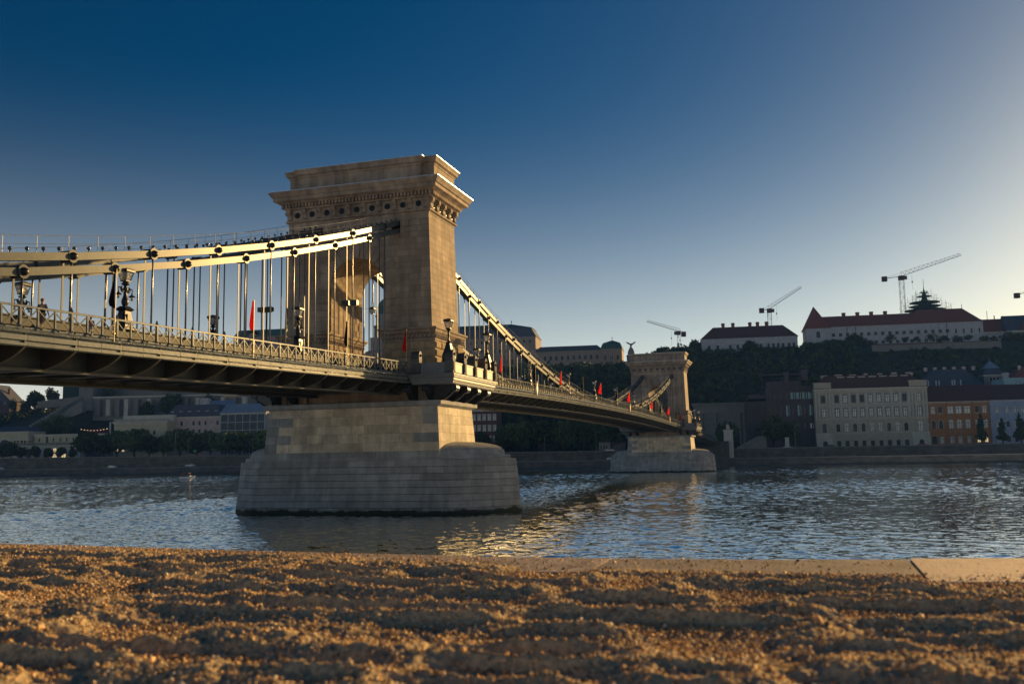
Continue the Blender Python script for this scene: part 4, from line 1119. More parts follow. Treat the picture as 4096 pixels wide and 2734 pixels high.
PV=(rot+np.stack([px_,py_,pz+sz*.25],-1)[:,None,:]).reshape(-1,3).astype(np.float32)
PF=(np.array(icf)[None]+5*np.arange(NP)[:,None,None]).reshape(-1).astype(np.int32)
me=bpy.data.meshes.new('gravel'); me.vertices.add(len(PV)); me.vertices.foreach_set('co',PV.ravel()); me.loops.add(len(PF)); me.loops.foreach_set('vertex_index',PF); me.polygons.add(len(PF)//3); me.polygons.foreach_set('loop_start',np.arange(0,len(PF),3,dtype=np.int32)); me.update(calc_edges=True)
at_=me.attributes.new('tint','FLOAT','FACE'); at_.data.foreach_set('value',np.repeat(tt,6).astype(np.float32))
pm=mat('grit',(.9,.68,.4),.8,var=0,spec=.15)
nt=pm.node_tree; at2=nt.nodes.new('ShaderNodeAttribute'); at2.attribute_name='tint'; cr=nt.nodes.new('ShaderNodeValToRGB')
for k_,(q_,c_) in enumerate(((0,(.16,.13,.10,1)),(.3,(.58,.37,.19,1)),(.7,(.92,.58,.28,1)),(1,(.95,.82,.60,1)))):
    e_=cr.color_ramp.elements[k_] if k_<2 else cr.color_ramp.elements.new(q_)
    e_.position=q_; e_.color=c_
nt.links.new(at2.outputs['Fac'],cr.inputs['Fac']); nt.links.new(cr.outputs['Color'],nt.nodes['Principled BSDF'].inputs['Base Color'])
me.materials.append(pm); o=bpy.data.objects.new('gravel',me); COL.objects.link(o); tag(o,kind='stuff')

# ================================================================== foliage
def leafmat(n,c,c2): return mat(n,c,.75,var=.5,vscale=.35,base2=c2,tint=.55,spec=.2)
M['leaf_dark']=leafmat('foliage_dark',(.095,.125,.04),(.045,.065,.027))
M['leaf_mid']=leafmat('foliage_mid',(.13,.175,.05),(.06,.09,.03))
M['leaf_olive']=leafmat('foliage_olive',(.14,.135,.055),(.06,.065,.03))
M['bark']=mat('bark',(.07,.05,.035),.9,var=.3,vscale=3)
def crown_arrays(cen,rad,nq,size,rs,shell=.55,lobes=9,tall=1.0):
    """leaf-cluster quads through a lumpy crown"""
    lc=rs.normal(size=(lobes,3)); lc/=np.linalg.norm(lc,axis=1)[:,None]; lc*=rs.uniform(.25,.68,(lobes,1)); lc[:,2]=lc[:,2]*.8
    lr=rs.uniform(.34,.58,lobes)
    k=rs.randint(0,lobes,nq); d=rs.normal(size=(nq,3)); d/=np.linalg.norm(d,axis=1)[:,None]
    rr=rs.uniform(shell,1.05,nq)[:,None]
    p=(lc[k]+d*lr[k][:,None]*rr)*np.array(rad)+np.array(cen)
    a=rs.normal(size=(nq,3)); a/=np.linalg.norm(a,axis=1)[:,None]; b_=np.cross(a,rs.normal(size=(nq,3))); b_/=np.linalg.norm(b_,axis=1)[:,None]
    s=rs.uniform(.5,1.2,(nq,1))*size
    a=a*s; b_=b_*s*rs.uniform(.5,.9,(nq,1))
    return np.stack([p-a-b_*.6,p+a*.3-b_,p+a+b_*.5,p-a*.4+b_],1), np.clip(rs.rand(lobes)[k]*.6+rs.rand(nq)*.4,0,1)
def quads_mesh(name,Q,T,m):
    n=len(Q); me=bpy.data.meshes.new(name); me.vertices.add(n*4); me.vertices.foreach_set('co',Q.reshape(-1).astype(np.float32))
    me.loops.add(n*4); me.loops.foreach_set('vertex_index',np.arange(n*4,dtype=np.int32)); me.polygons.add(n); me.polygons.foreach_set('loop_start',np.arange(0,n*4,4,dtype=np.int32))
    me.update(calc_edges=True); a=me.attributes.new('tint','FLOAT','FACE'); a.data.foreach_set('value',T.astype(np.float32)); me.materials.append(M[m]); return me
# tree kinds: unit-ish prototypes (height 1 = 10 m)
PROTO={}
def proto(kind,seed,leaf,rad,cz,nq,size,trunk_h,lobes=10):
    rs=np.random.RandomState(seed)
    if kind=='cone':
        Q=[];T=[]
        for k in range(9):
            f=k/8; q,t=crown_arrays((0,0,2.2+f*6.8),(2.6*(1-f)**.7+.35,2.6*(1-f)**.7+.35,1.3),int(nq/9*(1.3-f*.8)),size,rs,.5,6); Q.append(q);T.append(t)
        Q=np.concatenate(Q);T=np.concatenate(T)
    else:
        Q,T=crown_arrays((0,0,cz),rad,nq,size,rs,.35,lobes)
    cr=quads_mesh('crown',Q,T,leaf)
    mb=MB(); mb.tube([(0,0,-.5),(.05,0,trunk_h*.5),(0,.1,trunk_h),(.1,.1,cz)],[.35,.27,.2,.08],7)
    for k in range(5):
        a=2*PI*k/5+rs.rand(); r_=rad[0]*.55; mb.tube([(0,0,trunk_h*.85),(r_*.5*math.cos(a),r_*.5*math.sin(a),trunk_h+.3*(cz-trunk_h)+.5),(r_*math.cos(a),r_*math.sin(a),cz+rs.uniform(-.5,1.2))],[.14,.09,.03],5)
    tm=mb.build('trunk','bark'); td=tm.data; bpy.data.objects.remove(tm)
    PROTO.setdefault(kind,[]).append((cr,td))
for s in range(3): proto('round',10+s,'leaf_dark',(4.1,4.1,4.3),5.0,2600,.46,1.6,18)
for s in range(2): proto('broad',20+s,'leaf_mid',(5.6,5.6,4.3),5.1,3200,.5,1.6,22)
proto('cone',30,'leaf_dark',(2.4,2.4,3.8),5.0,1800,.36,1.6)
for s in range(2): proto('airy',40+s,'leaf_dark',(3.0,3.0,4.0),5.8,1000,.38,2.5,10)
proto('olive',50,'leaf_olive',(5.0,5.0,4.2),5.6,2200,.45,2.2,15)
tn={'round':'leafy_tree','broad':'broad_tree','cone':'conical_tree','airy':'slender_tree','olive':'olive_green_tree'}
trees=[]
def tree(kind,u,vt,c,wpx,lab,group=None,zb=None,vb=None):
    """tree whose top is sighted at (u, vt) and whose crown is wpx wide, standing on the ground at building line c"""
    P=at(u,vt,c); zb=float(hz(c,P[1])) if zb is None else zb
    if vb is not None: zb=at(u,vb,c)[2]
    h=P[2]-zb; dist=float(np.dot(P-CAM,_f)); w=wpx*dist/FPX
    cr,td=random.choice(PROTO[kind]); rad={'round':3.9,'broad':5.2,'cone':2.9,'airy':3.0,'olive':5.0}[kind]
    t=thing(tn[kind],lab,'tree',(P[0],P[1],zb),rnd(0,6.28),group)
    sx=w/2/rad/.93; sz=h/9.6
    for nme,me in (('crown',cr),('trunk',td)):
        o=bpy.data.objects.new(nme,me); COL.objects.link(o); o.parent=t
    t.scale=(sx,sx,sz); trees.append(t); return t
# the wooded slope: nobody could count it
rs=np.random.RandomState(77); Q=[];T=[]
cnt=0
for c in np.arange(407,545,5.2):
    for y in np.arange(-260,640,5.6):
        yy=y+rs.uniform(-2.5,2.5); cc=c+rs.uniform(-2.3,2.3)
        if 225<yy<470 and cc>418: continue            # terraces and arcades of the palace garden
        low=False
        if -170<yy<-70 and 446<cc<500:
            if cc>472: continue
            low=True
              # bastion
        if cc>(476 if yy>-66 else 486) and yy<22 and yy>-165:
            if cc>497: continue
            low=True
        if -150<yy<5 and cc<432: continue
        if -15<yy<20 and cc<412: continue
        if 40<yy<330 and cc>540: continue
        P=(cc-SK*yy,yy,float(hz(cc,yy))+(.4 if low else rs.uniform(1.2,3.4))); r=rs.uniform(1.8,2.8) if low else rs.uniform(3.2,5.2)
        q,t=crown_arrays(P,(r,r,r*rs.uniform(.8,1.15)),70 if yy<330 else 60,1.0,rs,.45,7); Q.append(q);T.append(np.clip(t*.7+rs.rand()*.3,0,1)); cnt+=1
Q=np.concatenate(Q);T=np.concatenate(T)
fo=bpy.data.objects.new('hillside_wood',quads_mesh('hillside_wood',Q,T,'leaf_dark')); COL.objects.link(fo); tag(fo,'dark wooded slope of the castle hill','wood',kind='stuff')
# ================================================================== buildings of the far bank
def bm_(n,c,**k):
    M[n]=mat(n,c,k.pop('rough',.85),var=k.pop('var',.18),vscale=k.pop('vscale',.5),**k); return n
bm_('cream_stucco',(.50,.45,.34)); bm_('pale_trim',(.62,.58,.48)); bm_('white_stucco',(.48,.48,.51)); bm_('blue_stucco',(.34,.41,.54)); bm_('orange_brick',(.42,.19,.07),tint=.1)
bm_('pink_stucco',(.62,.47,.44)); bm_('palace_stone',(.36,.28,.22)); bm_('dome_copper',(.035,.11,.09)); bm_('red_tile',(.24,.075,.05),vscale=1.2); bm_('brown_tile',(.12,.05,.04),vscale=1.2)
bm_('slate',(.09,.10,.13)); bm_('dark_brick',(.10,.075,.075)); bm_('yellow_stucco',(.58,.53,.36)); bm_('grey_stone',(.25,.24,.21),tint=.2); bm_('rough_stone',(.24,.225,.20),bump=.3,bscale=1.2); bm_('cyan_stucco',(.36,.55,.60))
bm_('brick_gable',(.15,.075,.06)); bm_('net_green',(.03,.07,.05)); bm_('pale_blue_roof',(.20,.28,.40)); bm_('window_frame_paint',(.62,.60,.55),var=.05); bm_('dark_frame',(.05,.045,.04))
M['cyan_pane']=mat('teal_glass',(.16,.36,.38),.2,var=.2,vscale=1); M['green_glass']=mat('green_glazing',(.03,.07,.065),.4,var=.6,vscale=.5)
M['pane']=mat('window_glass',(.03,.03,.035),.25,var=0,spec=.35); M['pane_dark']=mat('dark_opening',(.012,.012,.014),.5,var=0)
M['pane_pale']=mat('pale_reflection_glass',(.80,.80,.72),.2,var=.3,vscale=2); M['pane_lit']=mat('lit_window',(.8,.6,.3),.4,var=0,emit=(1,.72,.35),estr=.5)  # pale panes have a reflection painted into their base colour
WCACHE={}
def winmesh(style,w,h,frame,pane,trim=.18):
    key=(style,round(w,2),round(h,2),frame,pane,trim)
    if key in WCACHE: return WCACHE[key]
    mb=MB(); pb=MB()
    # local: x along the wall, -y outward, origin at the window centre on the wall plane
    if style=='arch':
        r=w/2; pts=[(-r,-h/2),(r,-h/2),(r,h/2-r)]+[(r*math.cos(a),h/2-r+r*math.sin(a)) for a in [PI*k/8 for k in range(1,8)]]+[(-r,h/2-r)]
        big=[((x*(w+2*trim)/w),(z if z<-h/2+.01 else z+ (trim if z>h/2-r+.01 else 0))) for x,z in pts]
        n=len(pts); o=[(x,-.14,z) for x,z in big]+[(x,-.14,z) for x,z in pts]+[(x,0,z) for x,z in big]+[(x,-.02,z) for x,z in pts]
        fs=[(i,(i+1)%n,n+(i+1)%n,n+i) for i in range(n)]+[(i,(i+1)%n,2*n+(i+1)%n,2*n+i) for i in range(n)]+[(n+i,n+(i+1)%n,3*n+(i+1)%n,3*n+i) for i in range(n)]
        mb.add(o,fs)
        pb.add([(x,-.03,z) for x,z in pts],[tuple(range(n))])
    else:
        W=w/2;H_=h/2;t=trim
        for x0_,x1_,z0_,z1_ in ((-W-t,-W,-H_-t,H_+t),(W,W+t,-H_-t,H_+t),(-W,W,H_,H_+t),(-W,W,-H_-t,-H_)): mb.box(x0_,-.13,z0_,x1_,0,z1_)
        if style=='ped': mb.box(-W-t*1.6,-.35,H_+t+.15,W+t*1.6,0,H_+t+.4)
        if style in('ped','rect'): mb.box(-W-t*1.3,-.3,-H_-t-.15,W+t*1.3,0,-H_-t)
        pb.box(-W,-.05,-H_,W,-.02,H_)
    nf=len(mb.f)
    if style!='slit':
        mb.box(-w/2,-.07,-h/2,-w/2+.17,-.035,h/2-(w*.35 if style=='arch' else 0)); mb.box(w/2-.13,-.07,-h/2,w/2,-.035,h/2-(w*.35 if style=='arch' else 0)); mb.box(-w/2+.13,-.07,h/2-.13-(w*.02 if style=='arch' else 0),w/2-.13,-.035,h/2-(w*.02 if style=='arch' else 0)) if style!='arch' else None
    if w>.8 and style!='slit':
        mb.box(-.09,-.09,-h/2,.09,-.04,h/2-.02); mb.box(-w/2,-.09,h*.14,w/2,-.04,h*.14+.16)
    a=mb.build('window',frame); a.data.materials.append(M['dark_frame']); a.data.polygons.foreach_set('material_index',[0 if i<nf else 1 for i in range(len(a.data.polygons))]); b_=pb.build('pane',pane); r_=(a.data,b_.data)
    bpy.data.objects.remove(a); bpy.data.objects.remove(b_); WCACHE[key]=r_; return r_
WCOUNT={}
def window(parent,x,z,style='rect',w=1.3,h=2.2,frame='pale_trim',pane='pane',trim=.18,y=0):
    k=WCOUNT.get(parent.name,0)
    if k>=100: return
    WCOUNT[parent.name]=k+1
    a,b_=winmesh(style,w,h,frame,pane,trim)
    o=bpy.data.objects.new('window',a); COL.objects.link(o); o.parent=parent; o.location=(x,y-.004,z)
    p=bpy.data.objects.new('pane',b_); COL.objects.link(p); p.parent=o
def roofmesh(mb,W,D,z,kind,rh,ov=.5,x0=0,hip=None):
    hip=D/2 if hip is None else hip
    a=[(x0-ov,-ov,z),(x0+W+ov,-ov,z),(x0+W+ov,D+ov,z),(x0-ov,D+ov,z)]
    if kind=='hip': r=[(x0+hip,D/2,z+rh),(x0+W-hip,D/2,z+rh)]; mb.add(a+r,[(0,1,5,4),(1,2,5),(2,3,4,5),(3,0,4),(0,3,2,1)])
    elif kind=='gable': r=[(x0-ov,D/2,z+rh),(x0+W+ov,D/2,z+rh)]; mb.add(a+r,[(0,1,5,4),(1,2,5),(2,3,4,5),(3,0,4),(0,3,2,1)])
    elif kind=='mansard':
        i=hip; b_=[(x0+i,i,z+rh),(x0+W-i,i,z+rh),(x0+W-i,D-i,z+rh),(x0+i,D-i,z+rh)]; mb.loft([a,b_],True)
    elif kind=='flat': mb.box(x0-ov,-ov,z,x0+W+ov,D+ov,z+rh)
def frame_of(u0,u1,vt,c,zb=None,ub=None):
    """left bottom corner, width and height of a facade sighted between u0 and u1 with its eaves at vt"""
    A=at(u0,vt,c); B=at(u1,vt,c); W=float(math.hypot(*(B-A)[:2])); 
    zb=float(hz(c,A[1])) if zb is None else zb
    T_=at((u0+u1)/2,vt,c)[2]
    return A,W,float(T_-zb),zb
def building(name,label,u0,u1,vt,c,D,wall,roof=None,zb=None,cat='building',group=None,cornice=True,trimm='pale_trim'):
    A,W,H_,zb=frame_of(u0,u1,vt,c,zb)
    t=thing(name,label,cat,(A[0],A[1],zb),BR,group)
    mb=MB(); mb.box(0,0,-1.5,W,D,H_); mb.build('wall',wall,t)
    if cornice:
        mb=MB(); mb.box(-.35,-.35,H_,W+.35,D+.35,H_+.35); mb.box(-.15,-.15,H_-.5,W+.15,-.003,H_); mb.build('cornice',trimm,t)
    if roof:
        kind,rh,rm=roof[:3]; hip=roof[3] if len(roof)>3 else None
        mb=MB(); roofmesh(mb,W,D,H_+(.355 if cornice else .01),kind,rh,.55,0,hip); rf=mb.build('roof',rm,t)
    else: rf=None
    return t,W,H_,rf
def chimney(rf,x,y,z,w=1.2,h=2.4,m='red_tile'):
    mb=MB(); mb.box(-w/2,-w/3,0,w/2,w/3,h*.72); mb.box(-w*.62,-w*.42,h*.72,w*.62,w*.42,h*.85); mb.box(-w*.5,-w*.33,h*.85,w*.5,w*.33,h)
    o=mb.build('chimney',m,rf,(x,y,z)); return o
rp=random.Random(3)
# --- cream ornate block
t,W,H_,rf=building('ornate_apartment_block','large cream four-storey block with two arched-window corner bays and dark red roof',3255,3708,1553,372,22,'cream_stucco',('mansard',6.5,'brown_tile',6))
bw=W*.155
mb=MB()
for f in (.245,.485,.715,.735,.955): mb.box(-.05,-.32,H_*f,W+.05,-.003,H_*f+.28)
for x in (0,W-bw): mb.box(x,-.35,0,x+bw,-.004,H_*.245); 
for r_ in range(2):
    z=H_*(.50+.235*r_)
    for x in [W*.165+k*W*.0747 for k in range(10)]: mb.box(x-.32,-.22,z,x+.32,-.004,z+H_*.205)
    for x in (0.6,2.0,bw-1.0,bw-2.4,W-.6,W-2.0,W-bw+1.0,W-bw+2.4): mb.box(x-.3,-.5,z,x+.3,-.004,z+H_*.21)
mb.build('string_courses','pale_trim',t)
for x in (0,W-bw): mb=MB(); mb.box(x,-.3,H_+.36,x+bw,1.5,H_+3.0); mb.box(x-.2,-.5,H_+3.0,x+bw+.2,1.7,H_+3.35); mb.box(x+2,-.36,H_+.9,x+bw-2,-.304,H_+2.4); mb.build('corner_parapet','cream_stucco',t)
M['upper_stucco']=mat('pale_upper_stucco',(.56,.57,.57),.85,var=.2,vscale=.6); M['cream_shadow_stone']=mat('cream_shadow_stone',(.33,.30,.23),.85,var=.15)  # trim material is a shadow tone of the cream, painted on surrounds and bands
for za,zb_ in ((.51,.705),(.745,.925)): mb=MB(); mb.box(bw,-.06,H_*za,W-bw,-.003,H_*zb_); mb.build('upper_wall_panel','upper_stucco',t)
mb=MB()
for k in range(1,7): mb.box(-.02,-.025,H_*(.04*k),W+.02,-.003,H_*(.04*k)+.12)
for k in range(7,12): mb.box(-.02,-.025,H_*(.04*k),W+.02,-.003,H_*(.04*k)+.12)
mb.build('rusticated_bands','cream_shadow_stone',t)
cols=[W*.2+k*W*.0747 for k in range(9)]
for x in cols+[bw/2,W-bw/2]:
    corner=x in (bw/2,W-bw/2); yy=-.36 if corner else 0
    window(t,x,H_*.075,'slit' if not corner else 'arch',2.0 if corner else 1.7,2.6,'cream_stucco','pane_dark',.12,-.36 if corner else 0)
    window(t,x,H_*.345,'arch',1.9 if corner else 1.7,4.3 if corner else 3.7,'pale_trim',rp.choice(['pane_dark','pane','pane_pale']),.35 if corner else .2,-.03)
    window(t,x,H_*.60,'arch' if corner else 'ped',1.8,3.6,'cream_shadow_stone','pane_pale',.3,-.06)
    window(t,x,H_*.835,'arch' if corner else 'ped',1.8,3.4,'cream_shadow_stone',rp.choice(['pane_pale','pane_pale','pane']),.3,-.06)
for k in range(7): chimney(rf,6+k*W*.128,7+rp.uniform(0,3),H_+4.5,rp.uniform(1.5,3.2),rp.uniform(2.5,3.6),'pink_stucco')
for k in range(7):
    mb=MB(); x=W*.26+k*W*.095; mb.box(-1.6,0,0,1.6,1.2,1.6); mb.box(-1.75,-.15,1.6,1.75,1.3,1.8); mb.build('dormer','pale_trim',rf,(x,4.9,H_+4.4))
# --- orange brick building
t,W,H_,rf=building('brick_town_house','orange brick three-storey house with tall lit windows and dark tiled roof',3709,3955,1607,372,18,'orange_brick',('gable',8,'brown_tile'))
mb=MB()
for f in (.0,.32,.64,.985): mb.box(0,-.2,H_*f,W,-.003,H_*f+.3)
for x in (.0,W*.30,W*.72,W-.6): mb.box(x,-.25,0,x+.6,-.004,H_)
mb.build('brick_bands','orange_brick',t)
for i,f in enumerate((.08,.20,.365,.50,.64,.80,.92)):
    x=W*f
    window(t,x,H_*.83,'rect',1.7 if i not in(2,3,4) else 2.6,3.0,'pale_trim',rp.choice(['pane_pale','pane']),.12)
    window(t,x,H_*.50,'arch',1.8,3.8,'pale_trim','pane_pale' if i not in(0,1) else 'pane',.2)
    window(t,x,H_*.15,'arch' if i==0 else 'rect',2.4 if i==0 else 1.5,3.8 if i==0 else 2.6,'pale_trim','pane_dark' if i==0 else ('pane_lit' if i>=5 else 'pane_pale'),.15)
for f in (.12,.25,.3,.52,.56,.66): chimney(rf,W*f,9,H_+7,.5,3.8,'white_stucco')
# --- pale blue house
t,W,H_,rf=building('blue_town_house','pale blue house behind conical trees at the right edge',3957,4180,1600,372,18,'blue_stucco',('gable',7.5,'brown_tile'),trimm='white_stucco')
for r_,f in enumerate((.80,.47,.14)):
    for k in range(8): window(t,2.9+k*3.25+(1 if k>0 else 0),H_*f,'rect',1.5,2.6,'white_stucco',rp.choice(['pane','pane_pale']),.16)
# --- grey slate building behind, with pavilion
t,W,H_,rf=building('slate_roofed_palace','long building with big grey-blue slate roof behind the brick house',3690,3935,1545,425,20,'grey_stone',('mansard',9,'slate',7))
for k in range(9): window(t,3+k*W/9,H_-4,'rect',1.5,3)
for k in range(6): chimney(rf,4+k*W*.16,9,H_+8.8,1.5,2,'pink_stucco')
t,W,H_,rf=building('roof_pavilion','small square pavilion with pointed pale roof rising behind the roofs near the right edge',3935,4012,1500,432,9,'grey_stone',('mansard',3.4,'slate',1.6))
A_=W
mb=MB(); mb.add([(.9,1,H_+3.77),(W-.9,1,H_+3.77),(W-.9,8,H_+3.77),(.9,8,H_+3.77),(W/2,4.5,H_+8)],[(0,1,4),(1,2,4),(2,3,4),(3,0,4)]); mb.tube([(W/2,4.5,H_+7.9),(W/2,4.5,H_+9.6)],.15,5); mb.build('spire','pale_blue_roof',rf)
for f in (.25,.42,.6): window(t,W*f+1,H_-2.6,'rect',1.2,3.0)
# --- cyan building with lettering, cut by the right edge
t,W,H_,rf=building('turquoise_gabled_building','pale turquoise building with round emblem and lettering at the right edge',4015,4180,1512,405,20,'cyan_stucco',None,trimm='cyan_stucco')
mb=MB(); mb.add([(3.5,-.6,H_+.36),(W+.5,-.6,H_+.36),(W+.5,20,H_+.36),(3.5,20,H_+.36),(11,5,H_+6.2),(W+.5,5,H_+6.2),(W+.5,14,H_+6.2),(11,14,H_+6.2)],[(0,1,5,4),(1,2,6,5),(2,3,7,6),(3,0,4,7),(4,5,6,7)]); rf=mb.build('roof','red_tile',t)
chimney(rf,1.7,3,H_-.0,2.6,3.2,'white_stucco'); chimney(rf,9,5,H_+4,1.2,2.6,'pale_trim')
mb=MB()
n=20
for k in range(n):
    a0,a1=2*PI*k/n,2*PI*(k+1)/n
    mb.beam((6.3+1.25*math.cos(a0),-.06,H_-2.7+1.25*math.sin(a0)),(6.3+1.25*math.cos(a1),-.06,H_-2.7+1.25*math.sin(a1)),.12,.1,up=(0,1,0))
mb.build('round_emblem','dark_frame',t)
def text(body,size,loc,parent,m,name='lettering'):
    cu=bpy.data.curves.new('tx','FONT'); cu.body=body; cu.size=size; cu.extrude=.04; o=bpy.data.objects.new('tx',cu); COL.objects.link(o)
    dg=bpy.context.evaluated_depsgraph_get(); me=bpy.data.meshes.new_from_object(o.evaluated_get(dg)); bpy.data.objects.remove(o)
    me.materials.append(M[m]); r=bpy.data.objects.new(name,me); COL.objects.link(r); r.parent=parent; r.location=loc; r.rotation_euler=(PI/2,0,0); return r
text('ABA',2.0,(8.0,-.05,H_-3.4),t,'dark_frame')
# --- dark modern building
t,W,H_,rf=building('modern_glass_building','dark modern block with tall teal windows and roof terrace, left of the cream block',3062,3252,1548,376,20,'dark_brick',None,cornice=False)
mb=MB(); mb.box(-8,1.5,H_-5,0,19,H_-3); mb.box(-1,-.4,H_,W,19,H_+.5); mb.box(1,3,H_+.5,W-5,15,H_+3.2); mb.box(9,1.5,H_+.5,11,3,H_+7.5); mb.box(17,1.5,H_+3.2,W-2,10,H_+8.3); mb.box(-2,2,H_+6,20,14,H_+6.6); mb.box(-1.5,2.5,H_+.5,-1.0,3,H_+6); mb.box(10,2.5,H_+.5,10.5,3,H_+6)
mb.build('roof_terrace','dark_brick',t)
mb=MB(); mb.box(-9,.3,-1.5,0,20,H_-6.5); mb.build('side_wing','dark_brick',t)
mb=MB()
for k in range(12): x=-8.7+k*2.65; mb.box(x,-.35,0,x+.5,-.003 if x>0 else .29,H_-(7 if x<0 else .5))
for f in (.28,.45,.74): mb.box(0,-.3,H_*f,W,-.003,H_*f+.5)
mb.build('facade_grid','dark_brick',t)
for k in range(8): 
    x=1.85+k*2.65
    window(t,x,H_*.62,'slit',1.7,5.0,'dark_frame','cyan_pane' if k in(3,5,7) else 'pane',.08); window(t,x,H_*.86,'slit',2.2,3.2,'dark_frame','cyan_pane' if k>=4 else 'pane',.08); window(t,x,H_*.37,'slit',1.6,2.4,'dark_frame','pane_pale' if k in(4,7) else 'pane',.08)
# --- tunnel portal
A,W,H_,zb=frame_of(2772,2992,1620,402,8.0)
t=thing('tunnel_portal','classical stone tunnel portal with columns and lit arch to the right of the far tower','tunnel entrance',(A[0],A[1],zb),BR)
def archwall(mb,W,H_,cx,r,sp,D,n=14):
    pts=[(0,0),(cx-r,0),(cx-r,sp)]+[(cx-r*math.cos(PI*k/n),sp+r*math.sin(PI*k/n)) for k in range(1,n)]+[(cx+r,sp),(cx+r,0),(W,0),(W,H_),(0,H_)]
    top=[(0,0),(cx-r,0),(cx-r,sp)]
    o=len(mb.v)
    arc=[(cx-r*math.cos(PI*k/n),sp+r*math.sin(PI*k/n)) for k in range(n+1)]
    for y in (0,D):
        mb.add([(0,y,-1),(cx-r,y,-1),(cx-r,y,H_),(0,y,H_)],[(0,1,2,3)]); mb.add([(cx+r,y,-1),(W,y,-1),(W,y,H_),(cx+r,y,H_)],[(0,1,2,3)])
        for k in range(n): mb.add([(arc[k][0],y,arc[k][1]),(arc[k+1][0],y,arc[k+1][1]),(arc[k+1][0],y,H_),(arc[k][0],y,H_)],[(0,1,2,3)])
    for k in range(n): mb.add([(arc[k][0],0,arc[k][1]),(arc[k+1][0],0,arc[k+1][1]),(arc[k+1][0],D,arc[k+1][1]),(arc[k][0],D,arc[k][1])],[(0,1,2,3)])
    for x in (cx-r,cx+r): mb.add([(x,0,-1),(x,D,-1),(x,D,sp),(x,0,sp)],[(0,1,2,3)])
    mb.add([(0,0,H_),(W,0,H_),(W,D,H_),(0,D,H_)],[(0,1,2,3)])
    for x in (0,W): mb.add([(x,0,-1),(x,D,-1),(x,D,H_),(x,0,H_)],[(0,1,2,3)])
cx=W*.66
mb=MB(); archwall(mb,W,H_,cx,5.6,6.0,14); mb.build('wall','grey_stone',t,fixn=False)
mb=MB(); mb.box(-.6,-1.2,H_,W+.6,13,H_+.6); mb.box(-1,-1.6,H_+.6,W+1,13,H_+1.2); mb.box(0,-.8,H_-4,W,-.003,H_-3.5); mb.build('cornice','grey_stone',t)
for x in (1.5,4.5,W-4.2,W-1.6,cx-6.9,cx+6.9):
    mb=MB(); mb.lathe([(.75,0),(.75,.6),(.6,.8),(.5,H_-5.4),(.7,H_-5.0),(.8,H_-4.1)],x,-.75,10); mb.build('column','grey_stone',t,smooth=True)
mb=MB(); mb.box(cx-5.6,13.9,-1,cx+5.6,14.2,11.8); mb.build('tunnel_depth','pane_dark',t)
mb=MB(); mb.beam((cx-3.1,6,10.4),(cx+.6,6,8.9),.3,.35); M['sodium']=mat('sodium_light',(1,.6,.2),.5,var=0,emit=(1,.55,.15),estr=1.6); mb.build('strip_light','sodium',t)
# --- castle palace: main block, lower wing, corner pavilion
t,W,H_,rf=building('castle_main_block','long castle palace block with green mansard roof behind the near tower and chains',1820,2142,1352,585,26,'palace_stone',None,zb=62,trimm='palace_stone')
mb=MB(); a=[(-.5,-.5,H_+.36),(W+.5,-.5,H_+.36),(W+.5,26.5,H_+.36),(-.5,26.5,H_+.36)]; b_=[(-.5,2,H_+7.2),(W-3.5,2,H_+7.2),(W-3.5,24,H_+7.2),(-.5,24,H_+7.2)]; mb.loft([a,b_],True); mb.build('mansard_roof','slate',t)
mb=MB(); mb.add([(-.8,1.6,H_+7.22),(W-3,1.6,H_+7.22),(W-3,24.4,H_+7.22),(-.8,24.4,H_+7.22),(-.8,13,H_+11.6),(W-20,13,H_+11.6)],[(0,1,5,4),(1,2,5),(2,3,4,5),(3,0,4)]); mb.tube([(W-20,13,H_+11.5),(W-20,13,H_+14.5)],.2,5); mb.ball((W-20,13,H_+13.4),.5,5); mb.build('copper_roof','dome_copper',t)
for k in range(13):
    x=2.6+k*(W-4)/12.6
    for z,s,h in ((H_-3.2,'rect',2.0),(H_-9.5,'rect',2.6),(H_-18,'arch',4.0),(H_-27,'arch',4.6)): window(t,x,z,s,1.7,h,'palace_stone','pane' if z>H_-20 else 'pane_pale',.3)
mb=MB()
for k in range(14): x=.8+k*(W-4)/12.6; mb.box(x-.35,-.5,H_-22,x+.35,-.003,H_-13)
for z in (6,13.2,21,30): 
    if H_-z>1: mb.box(0,-.5,H_-z,W,-.003,H_-z+.5)
mb.build('pilasters','palace_stone',t)
t,W,H_,rf=building('castle_wing','lower castle wing with rows of arched windows right of the main block',2143,2404,1400,586,20,'palace_stone',('mansard',3.0,'slate',3),zb=62,trimm='dome_copper')
for k in range(11):
    x=2.5+k*(W-3)/10.6
    window(t,x,H_-5.4,'arch',1.7,3.0,'palace_stone','pane',.3); window(t,x,H_-14,'arch',1.9,4.2,'palace_stone','pane_pale',.3)
mb=MB(); 
for z in (1.5,9.2,18.2): mb.box(0,-.4,H_-z,W,-.003,H_-z+.45)
mb.build('string_courses','palace_stone',t)
t,W,H_,rf=building('castle_corner_pavilion','castle corner pavilion with green domed roof and finial',2404,2487,1396,583,20,'palace_stone',None,zb=62,trimm='palace_stone')
mb=MB(); 
r_=[[(i,i*1.0,z),(W-i,i,z),(W-i,20-i,z),(i,20-i,z)] for i,z in ((-.2,H_+.36),(.1,H_+2),(.9,H_+4),(1.8,H_+4.6))]; mb.loft(r_,True); mb.add([(1.2,1.2,H_+4.62),(W-1.2,1.2,H_+4.62),(W-1.2,18.8,H_+4.62),(1.2,18.8,H_+4.62),(W/2,10,H_+7.6)],[(0,1,4),(1,2,4),(2,3,4),(3,0,4)])
mb.tube([(W/2,10,H_+7.4),(W/2,10,H_+10)],.15,5); mb.ball((W/2,10,H_+9.3),.4,5); mb.build('dome_roof','dome_copper',t)
